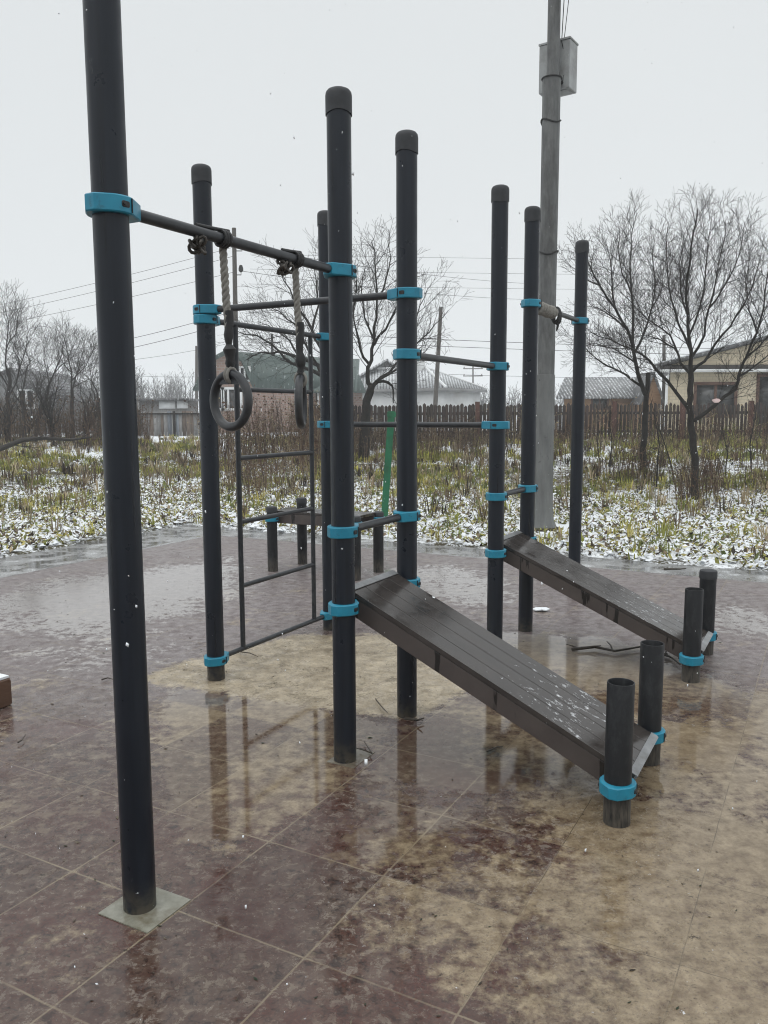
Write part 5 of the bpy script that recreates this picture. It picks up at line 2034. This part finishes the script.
# thin pads of snow lying on the leaves
V_, T_ = [], []
for (x, y, z, d) in field_points(24000, 8.2, 30, snow_dens):
    s = 0.010 + 0.055 * npr.random() ** 2.0
    h = s * npr.uniform(0.2, 0.5)
    a = npr.uniform(0, 6.283)
    e = npr.uniform(0.4, 0.9)
    zz = z + 0.05 * npr.random() ** 1.5
    tl, tr_ = npr.normal(0, 0.22), npr.normal(0, 0.22)
    b = len(V_)
    for k in range(6):
        q = a + k * pi / 3
        rr = s * npr.uniform(0.75, 1.2)
        lx, ly = rr * cos(q - a), rr * e * sin(q - a)
        gx, gy = lx * cos(a) - ly * sin(a), lx * sin(a) + ly * cos(a)
        V_.append((x + gx, y + gy, zz + gx * tl + gy * tr_ - 0.006))
    V_.append((x, y, zz + h))
    T_ += [(b + k, b + (k + 1) % 6, b + 6) for k in range(6)]
stuff_mesh('snow', V_, T_, None, 'snow_white', 'thin patches of fresh snow lying on the leaves', 'snow', True)


# grass tufts
def tufts(n, blades, ymin, ymax, dens, hgt, cols, spread=0.08, wid=(0.004, 0.009)):
    V_, T_, C_ = [], [], []
    for (x, y, z, d) in field_points(n, ymin, ymax, dens):
        hh = npr.uniform(*hgt)
        base_c = pal(cols, 0.25)
        for b_ in range(int(npr.integers(blades[0], blades[1]))):
            a = npr.uniform(0, 6.283)
            l = hh * npr.uniform(0.5, 1.1)
            o = npr.uniform(0, spread)
            bx_, by_ = x + o * cos(a), y + o * sin(a)
            out_ = l * npr.uniform(0.1, 0.75)
            w = npr.uniform(*wid) * (0.6 + y / 22)
            px, py = -sin(a) * w, cos(a) * w
            b = len(V_)
            mx, my = bx_ + cos(a) * out_ * 0.4, by_ + sin(a) * out_ * 0.4
            ex, ey = bx_ + cos(a) * out_, by_ + sin(a) * out_
            V_ += [(bx_ - px, by_ - py, z - 0.01), (bx_ + px, by_ + py, z - 0.01), (mx - px, my - py, z + l * 0.6), (mx + px, my + py, z + l * 0.6), (ex, ey, z + l * (1 - 0.35 * out_ / l))]
            T_ += [(b, b + 1, b + 3), (b, b + 3, b + 2), (b + 2, b + 3, b + 4)]
            c = base_c * npr.uniform(0.75, 1.25)
            C_ += [c] * 5
    return V_, T_, C_


def grass_dens(x, y, d):
    k = mnoise.noise((x * 0.45, y * 0.45, 12.0))
    return max(0.02, (0.28 + 1.9 * k) * (0.26 + 0.74 * smooth((d - 1.8) / 5)))


V_, T_, C_ = tufts(7200, (12, 22), 8.5, 34, grass_dens, (0.06, 0.26), GREEN + YELL + STRAW[:1] + GREEN, 0.16, (0.003, 0.008))
C_ = [c * 1.35 for c in C_]
stuff_mesh('grass', V_, T_, C_, 'plant_tint', 'tufts of yellowing green grass in the middle of the field', 'grass')
V_, T_, C_ = tufts(1500, (8, 16), 8.5, 32, lambda x, y, d: 0.15 + 0.85 * smooth((d - 1.0) / 6), (0.2, 0.5), STRAW + BROWN[1:], 0.12)
stuff_mesh('dry_grass', V_, T_, C_, 'plant_tint', 'straw coloured dry grass tufts among the snow', 'dry grass')


# dead weeds: stiff brown stalks with side shoots
def weed(V_, T_, C_, x, y, z, h, col, r):
    def stick(p, q, w0, w1):
        b = len(V_)
        d = (q - p).normalized()
        s1 = d.orthogonal().normalized()
        s2 = d.cross(s1)
        for (c_, w) in ((p, w0), (q, w1)):
            for k in range(3):
                a = k * 2.094
                v = c_ + (s1 * cos(a) + s2 * sin(a)) * w
                V_.append((v.x, v.y, v.z))
                C_.append(col * (0.85 + 0.3 * (k == 1)))
        for k in range(3):
            k2 = (k + 1) % 3
            T_.append((b + k, b + k2, b + 3 + k2))
            T_.append((b + k, b + 3 + k2, b + 3 + k))
    w = r.uniform(0.0035, 0.0065) * (0.6 + y / 30)
    p = Vector((x, y, z - 0.03))
    lean = Vector((r.gauss(0, 0.14), r.gauss(0, 0.14), 1)).normalized()
    m = p + lean * h * 0.55
    t = m + (lean + Vector((r.gauss(0, 0.12), r.gauss(0, 0.12), 0))).normalized() * h * 0.45
    stick(p, m, w, w * 0.8)
    stick(m, t, w * 0.8, w * 0.4)
    for k in range(r.randint(2, 6)):
        f = r.uniform(0.3, 0.98)
        o = p.lerp(m, f / 0.55) if f < 0.55 else m.lerp(t, (f - 0.55) / 0.45)
        e = o + Vector((r.gauss(0, 1), r.gauss(0, 1), r.uniform(0.2, 1.4))).normalized() * h * r.uniform(0.08, 0.26)
        stick(o, e, w * 0.55, w * 0.3)
        if r.random() < 0.55:      # curled dead leaf or seed head
            b = len(V_)
            s = r.uniform(0.008, 0.024) * (0.5 + h)
            a = r.uniform(0, 6.28)
            for (dx, dz) in ((-s, 0), (0, -s * 0.6), (s, 0), (0, s * 0.6)):
                V_.append((e.x + dx * cos(a), e.y + dx * sin(a), e.z + dz))
                C_.append(col * 1.1)
            T_.extend([(b, b + 1, b + 2), (b, b + 2, b + 3)])


V_, T_, C_ = [], [], []
r = random.Random(99)


def patch(n, px0, px1, y0, y1, h, cols):
    k = 0
    while k < n:
        y = r.uniform(y0, y1)
        x = (r.uniform(px0, px1) - 384) / F_PX * y
        if in_field(x, y) < 0.2 or mnoise.noise((x * 0.8, y * 0.8, 20.0)) < -0.25 + 0.2 * r.random():
            k += 0.2
            continue
        c = np.array(cols[r.randrange(len(cols))]) * r.uniform(0.7, 1.3)
        weed(V_, T_, C_, x, y, ground_z(x, y), h * r.uniform(0.45, 1.1), c, r)
        k += 1


RED = [(0.085, 0.044, 0.028), (0.12, 0.07, 0.043), (0.05, 0.032, 0.023), (0.16, 0.105, 0.065)]
patch(850, 205, 345, 21.5, 27, 1.75, RED + STRAW[:1])          # tall dry thicket before the pink house
patch(260, 215, 335, 15, 21, 0.95, RED + STRAW[:2])
patch(1300, -90, 150, 27, 34, 1.7, RED + BROWN[:2])            # below the trees at the left
patch(420, 340, 480, 22, 27.2, 1.0, BROWN + RED)               # before the fence
patch(750, 470, 860, 18.5, 27, 0.85, BROWN + RED[:2] + GREEN[:1])
patch(300, 560, 860, 15, 20, 0.55, BROWN + RED + GREEN[:1])
patch(90, 620, 664, 15.5, 19, 0.9, BROWN + RED)
patch(110, 676, 722, 13.2, 16, 0.8, BROWN + RED)
patch(420, 345, 900, 23.5, 27.5, 1.25, RED + STRAW + BROWN[:1])
patch(160, -60, 360, 13.5, 20, 0.5, BROWN + RED)
patch(220, 300, 860, 12.5, 17, 0.45, BROWN + STRAW)
patch(260, -250, 1050, 14, 27, 0.6, BROWN + RED)
stuff_mesh('dry_weeds', V_, T_, C_, 'plant_tint', 'brown dead weeds and stalks standing across the field', 'weeds')

# ------------------------------------------------------------------ litter on the court
V_, T_, C_ = [], [], []
for k in range(1700):
    u_ = r.uniform(-2.6, 5.2)
    v_ = r.uniform(-5, 2.6)
    p = uv(u_, v_)
    s = r.uniform(0.003, 0.010) * (1 if r.random() < 0.93 else 1.8)
    a = r.uniform(0, 6.28)
    c = np.array([(0.03, 0.022, 0.015), (0.06, 0.045, 0.03), (0.02, 0.03, 0.015), (0.12, 0.10, 0.07)][r.randrange(4)])
    b = len(V_)
    for (dx, dy, dz) in ((-s, 0, 0.002), (0, -s * 0.35, 0.001), (s, 0, 0.004), (0, s * 0.35, 0.002), (0, 0, s * 0.4)):
        V_.append((p.x + dx * cos(a) - dy * sin(a), p.y + dx * sin(a) + dy * cos(a), dz))
        C_.append(c)
    T_ += [(b, b + 1, b + 4), (b + 1, b + 2, b + 4), (b + 2, b + 3, b + 4), (b + 3, b, b + 4)]
stuff_mesh('leaf_litter', V_, T_, C_, 'plant_tint', 'specks of soil, needles and leaf bits on the wet court', 'litter')


def stick_on_court(px, label, rad, forks=2, sd=1, group='sticks on the wet court'):
    r = random.Random(sd)
    pts = [on_ground(x, y, 0.0) for x, y in px]
    pts = [Vector((p.x, p.y, rad + 0.004 + 0.012 * r.random())) for p in pts]
    mb = MB()
    mb.tube(pts, [rad * (1 - 0.6 * i / (len(pts) - 1)) for i in range(len(pts))], 7)
    for k in range(forks):
        j = r.randrange(len(pts) - 1)
        p = pts[j].lerp(pts[j + 1], r.random())
        d = Vector((r.uniform(-1, 1), r.uniform(-1, 1), 0.1)).normalized()
        L = r.uniform(0.06, 0.16)
        mb.tube([p, p + d * L * 0.5 + Vector((0, 0, 0.006)), p + d * L + Vector((r.uniform(-.02, .02), 0, 0.004))], [rad * 0.6, rad * 0.45, rad * 0.25], 5)
    tag(mb.build('stick', 'stick_brown', base=(pts[0].x, pts[0].y, 0)), label, 'stick', group)


stick_on_court([(572, 652), (595, 650), (615, 654), (640, 650), (662, 656)], 'long forked stick lying in the puddle under the far ramp', 0.012, 5, 3)
stick_on_court([(662, 655), (672, 660), (680, 667)], 'short dark stick beside the low post of the far ramp', 0.009, 4, 4)
stick_on_court([(405, 722), (418, 724), (424, 722)], 'flat dark stick at the foot of the post beside the near ramp', 0.009, 1, 5)
stick_on_court([(360, 752), (372, 757), (364, 744)], 'curved twig at the foot of the tall middle post', 0.005, 1, 6)
stick_on_court([(487, 754), (497, 749), (503, 750)], 'small bent twig on the tiles under the near ramp', 0.005, 0, 7)
stick_on_court([(237, 653), (250, 656), (258, 658)], 'thin twig near the foot of the ladder', 0.005, 0, 8)
stick_on_court([(664, 571), (680, 571), (686, 570)], 'straight stick on the far border behind the far ramp', 0.012, 0, 9)
stick_on_court([(102, 682), (108, 680), (114, 682)], 'short twig left of the nearest post', 0.005, 0, 10)
stick_on_court([(18, 745), (22, 743), (26, 738)], 'tiny bent twig near the left edge', 0.004, 0, 11)
stick_on_court([(376, 702), (384, 712), (388, 716)], 'thin twig leaning at the sand edge by the middle posts', 0.004, 0, 12)

# white scrap lying behind the far ramp
q = on_ground(541, 611)
mb = MB()
ns = 8
vs = [(q.x + 0.06 * cos(a) * (1 + 0.25 * sin(2 * a + 1)), q.y + 0.05 * sin(a), 0.012 + 0.006 * sin(3 * a)) for a in [2 * pi * i / ns for i in range(ns)]]
vs += [(x, y, z + 0.008) for x, y, z in vs]
mb.add(vs, [tuple(reversed(range(ns))), tuple(range(ns, 2 * ns))] + [(i, (i + 1) % ns, ns + (i + 1) % ns, ns + i) for i in range(ns)])
tag(mb.build('paper_scrap', 'snow_white', base=(q.x, q.y, 0)), 'pale scrap lying on the wet court behind the far ramp', 'scrap')

# ------------------------------------------------------------------ falling snow
V_, T_ = [], []
for k in range(2300):
    y = npr.uniform(1.1, 15)
    x = npr.uniform(-0.62 * y - 0.6, 0.62 * y + 0.6)
    z = npr.uniform(0.05, min(6.5, 1.7 + 0.62 * y))
    s = 0.0009 + 0.0028 * npr.random() ** 2.4
    ax = vrand(r)
    bx_ = ax.orthogonal().normalized()
    cx_ = ax.cross(bx_)
    b = len(V_)
    st_ = npr.uniform(1.0, 2.6)
    for (i, j, l) in ((1, 0, 0), (-1, 0, 0), (0, 1, 0), (0, -1, 0), (0, 0, 0.5), (0, 0, -0.5)):
        p = bx_ * (i * s) + cx_ * (j * s) + ax * (l * s)
        V_.append((x + p.x, y + p.y, z + p.z * st_))
    T_ += [(b, b + 2, b + 4), (b + 2, b + 1, b + 4), (b + 1, b + 3, b + 4), (b + 3, b, b + 4), (b + 2, b, b + 5), (b + 1, b + 2, b + 5), (b + 3, b + 1, b + 5), (b, b + 3, b + 5)]
stuff_mesh('falling_snow', V_, T_, None, 'snow_white', 'sparse small snowflakes falling through the air', 'snowflakes')

# ------------------------------------------------------------------ air, sky and light
HAZE = 0.0018
hm = bpy.data.materials.new('haze')
hm.use_nodes = True
ht = hm.node_tree
ht.nodes.clear()
ho = ht.nodes.new('ShaderNodeOutputMaterial')
hv = ht.nodes.new('ShaderNodeVolumePrincipled')
hv.inputs['Color'].default_value = (0.93, 0.95, 0.97, 1)
hv.inputs['Density'].default_value = HAZE
ht.links.new(hv.outputs[0], ho.inputs['Volume'])
MATS['haze'] = hm
hb = MB().box((0, 128, 6.5), (540, 400, 15.5)).build('haze', 'haze', smooth=False)
tag(hb, 'thin pale air full of fine snow', 'haze', None, 'stuff')

EL, AZ = radians(62), radians(215)
w = bpy.data.worlds.new('World')
SC.world = w
w.use_nodes = True
wt = w.node_tree
wt.nodes.clear()
wo = wt.nodes.new('ShaderNodeOutputWorld')
bg = wt.nodes.new('ShaderNodeBackground')
sk = wt.nodes.new('ShaderNodeTexSky')
sk.sky_type = 'NISHITA'
sk.sun_disc = False
sk.sun_elevation = EL
sk.sun_rotation = AZ
hs = wt.nodes.new('ShaderNodeHueSaturation')
hs.inputs['Saturation'].default_value = 0.12
wt.links.new(sk.outputs[0], hs.inputs['Color'])
# overcast: the clear sky is veiled by an even grey cloud layer
cl = wt.nodes.new('ShaderNodeMix')
cl.data_type = 'RGBA'
cl.inputs[0].default_value = 0.86
tc = wt.nodes.new('ShaderNodeTexCoord')
nz = wt.nodes.new('ShaderNodeTexNoise')
nz.inputs['Scale'].default_value = 1.3
nz.inputs['Detail'].default_value = 3
wt.links.new(tc.outputs['Generated'], nz.inputs['Vector'])
cr = wt.nodes.new('ShaderNodeMix')
cr.data_type = 'RGBA'
cr.inputs[6].default_value = (6.9, 7.25, 7.45, 1)
cr.inputs[7].default_value = (7.6, 7.9, 8.0, 1)
wt.links.new(nz.outputs['Fac'], cr.inputs[0])
wt.links.new(hs.outputs[0], cl.inputs[6])
wt.links.new(cr.outputs[2], cl.inputs[7])
# an overcast sky is brighter overhead than near the horizon
sp = wt.nodes.new('ShaderNodeSeparateXYZ')
wt.links.new(tc.outputs['Generated'], sp.inputs[0])
mr = wt.nodes.new('ShaderNodeMapRange')
mr.interpolation_type = 'SMOOTHSTEP'
for i_, x_ in zip(('From Min', 'From Max', 'To Min', 'To Max'), (0.42, 0.95, 1.0, 2.1)):
    mr.inputs[i_].default_value = x_
wt.links.new(sp.outputs[2], mr.inputs['Value'])
vm = wt.nodes.new('ShaderNodeVectorMath')
vm.operation = 'SCALE'
wt.links.new(cl.outputs[2], vm.inputs[0])
wt.links.new(mr.outputs['Result'], vm.inputs['Scale'])
wt.links.new(vm.outputs[0], bg.inputs['Color'])
bg.inputs['Strength'].default_value = 0.112
wt.links.new(bg.outputs[0], wo.inputs['Surface'])

sd_ = bpy.data.lights.new('sun', 'SUN')
sd_.energy = 0.6
sd_.angle = radians(70)
sd_.color = (1.0, 0.97, 0.93)
so = bpy.data.objects.new('sun', sd_)
COL.objects.link(so)
sun_dir = Vector((sin(AZ) * cos(EL), cos(AZ) * cos(EL), sin(EL)))
so.rotation_euler = sun_dir.to_track_quat('Z', 'Y').to_euler()

SC.view_settings.view_transform = 'Standard'
SC.view_settings.look = 'None'
SC.view_settings.exposure = 0
SC.view_settings.gamma = 1
SC.view_settings.use_curve_mapping = False
try:
    SC.cycles.filter_width = 1.1
    SC.cycles.max_bounces = 6
    SC.cycles.volume_bounces = 1
except Exception:
    pass
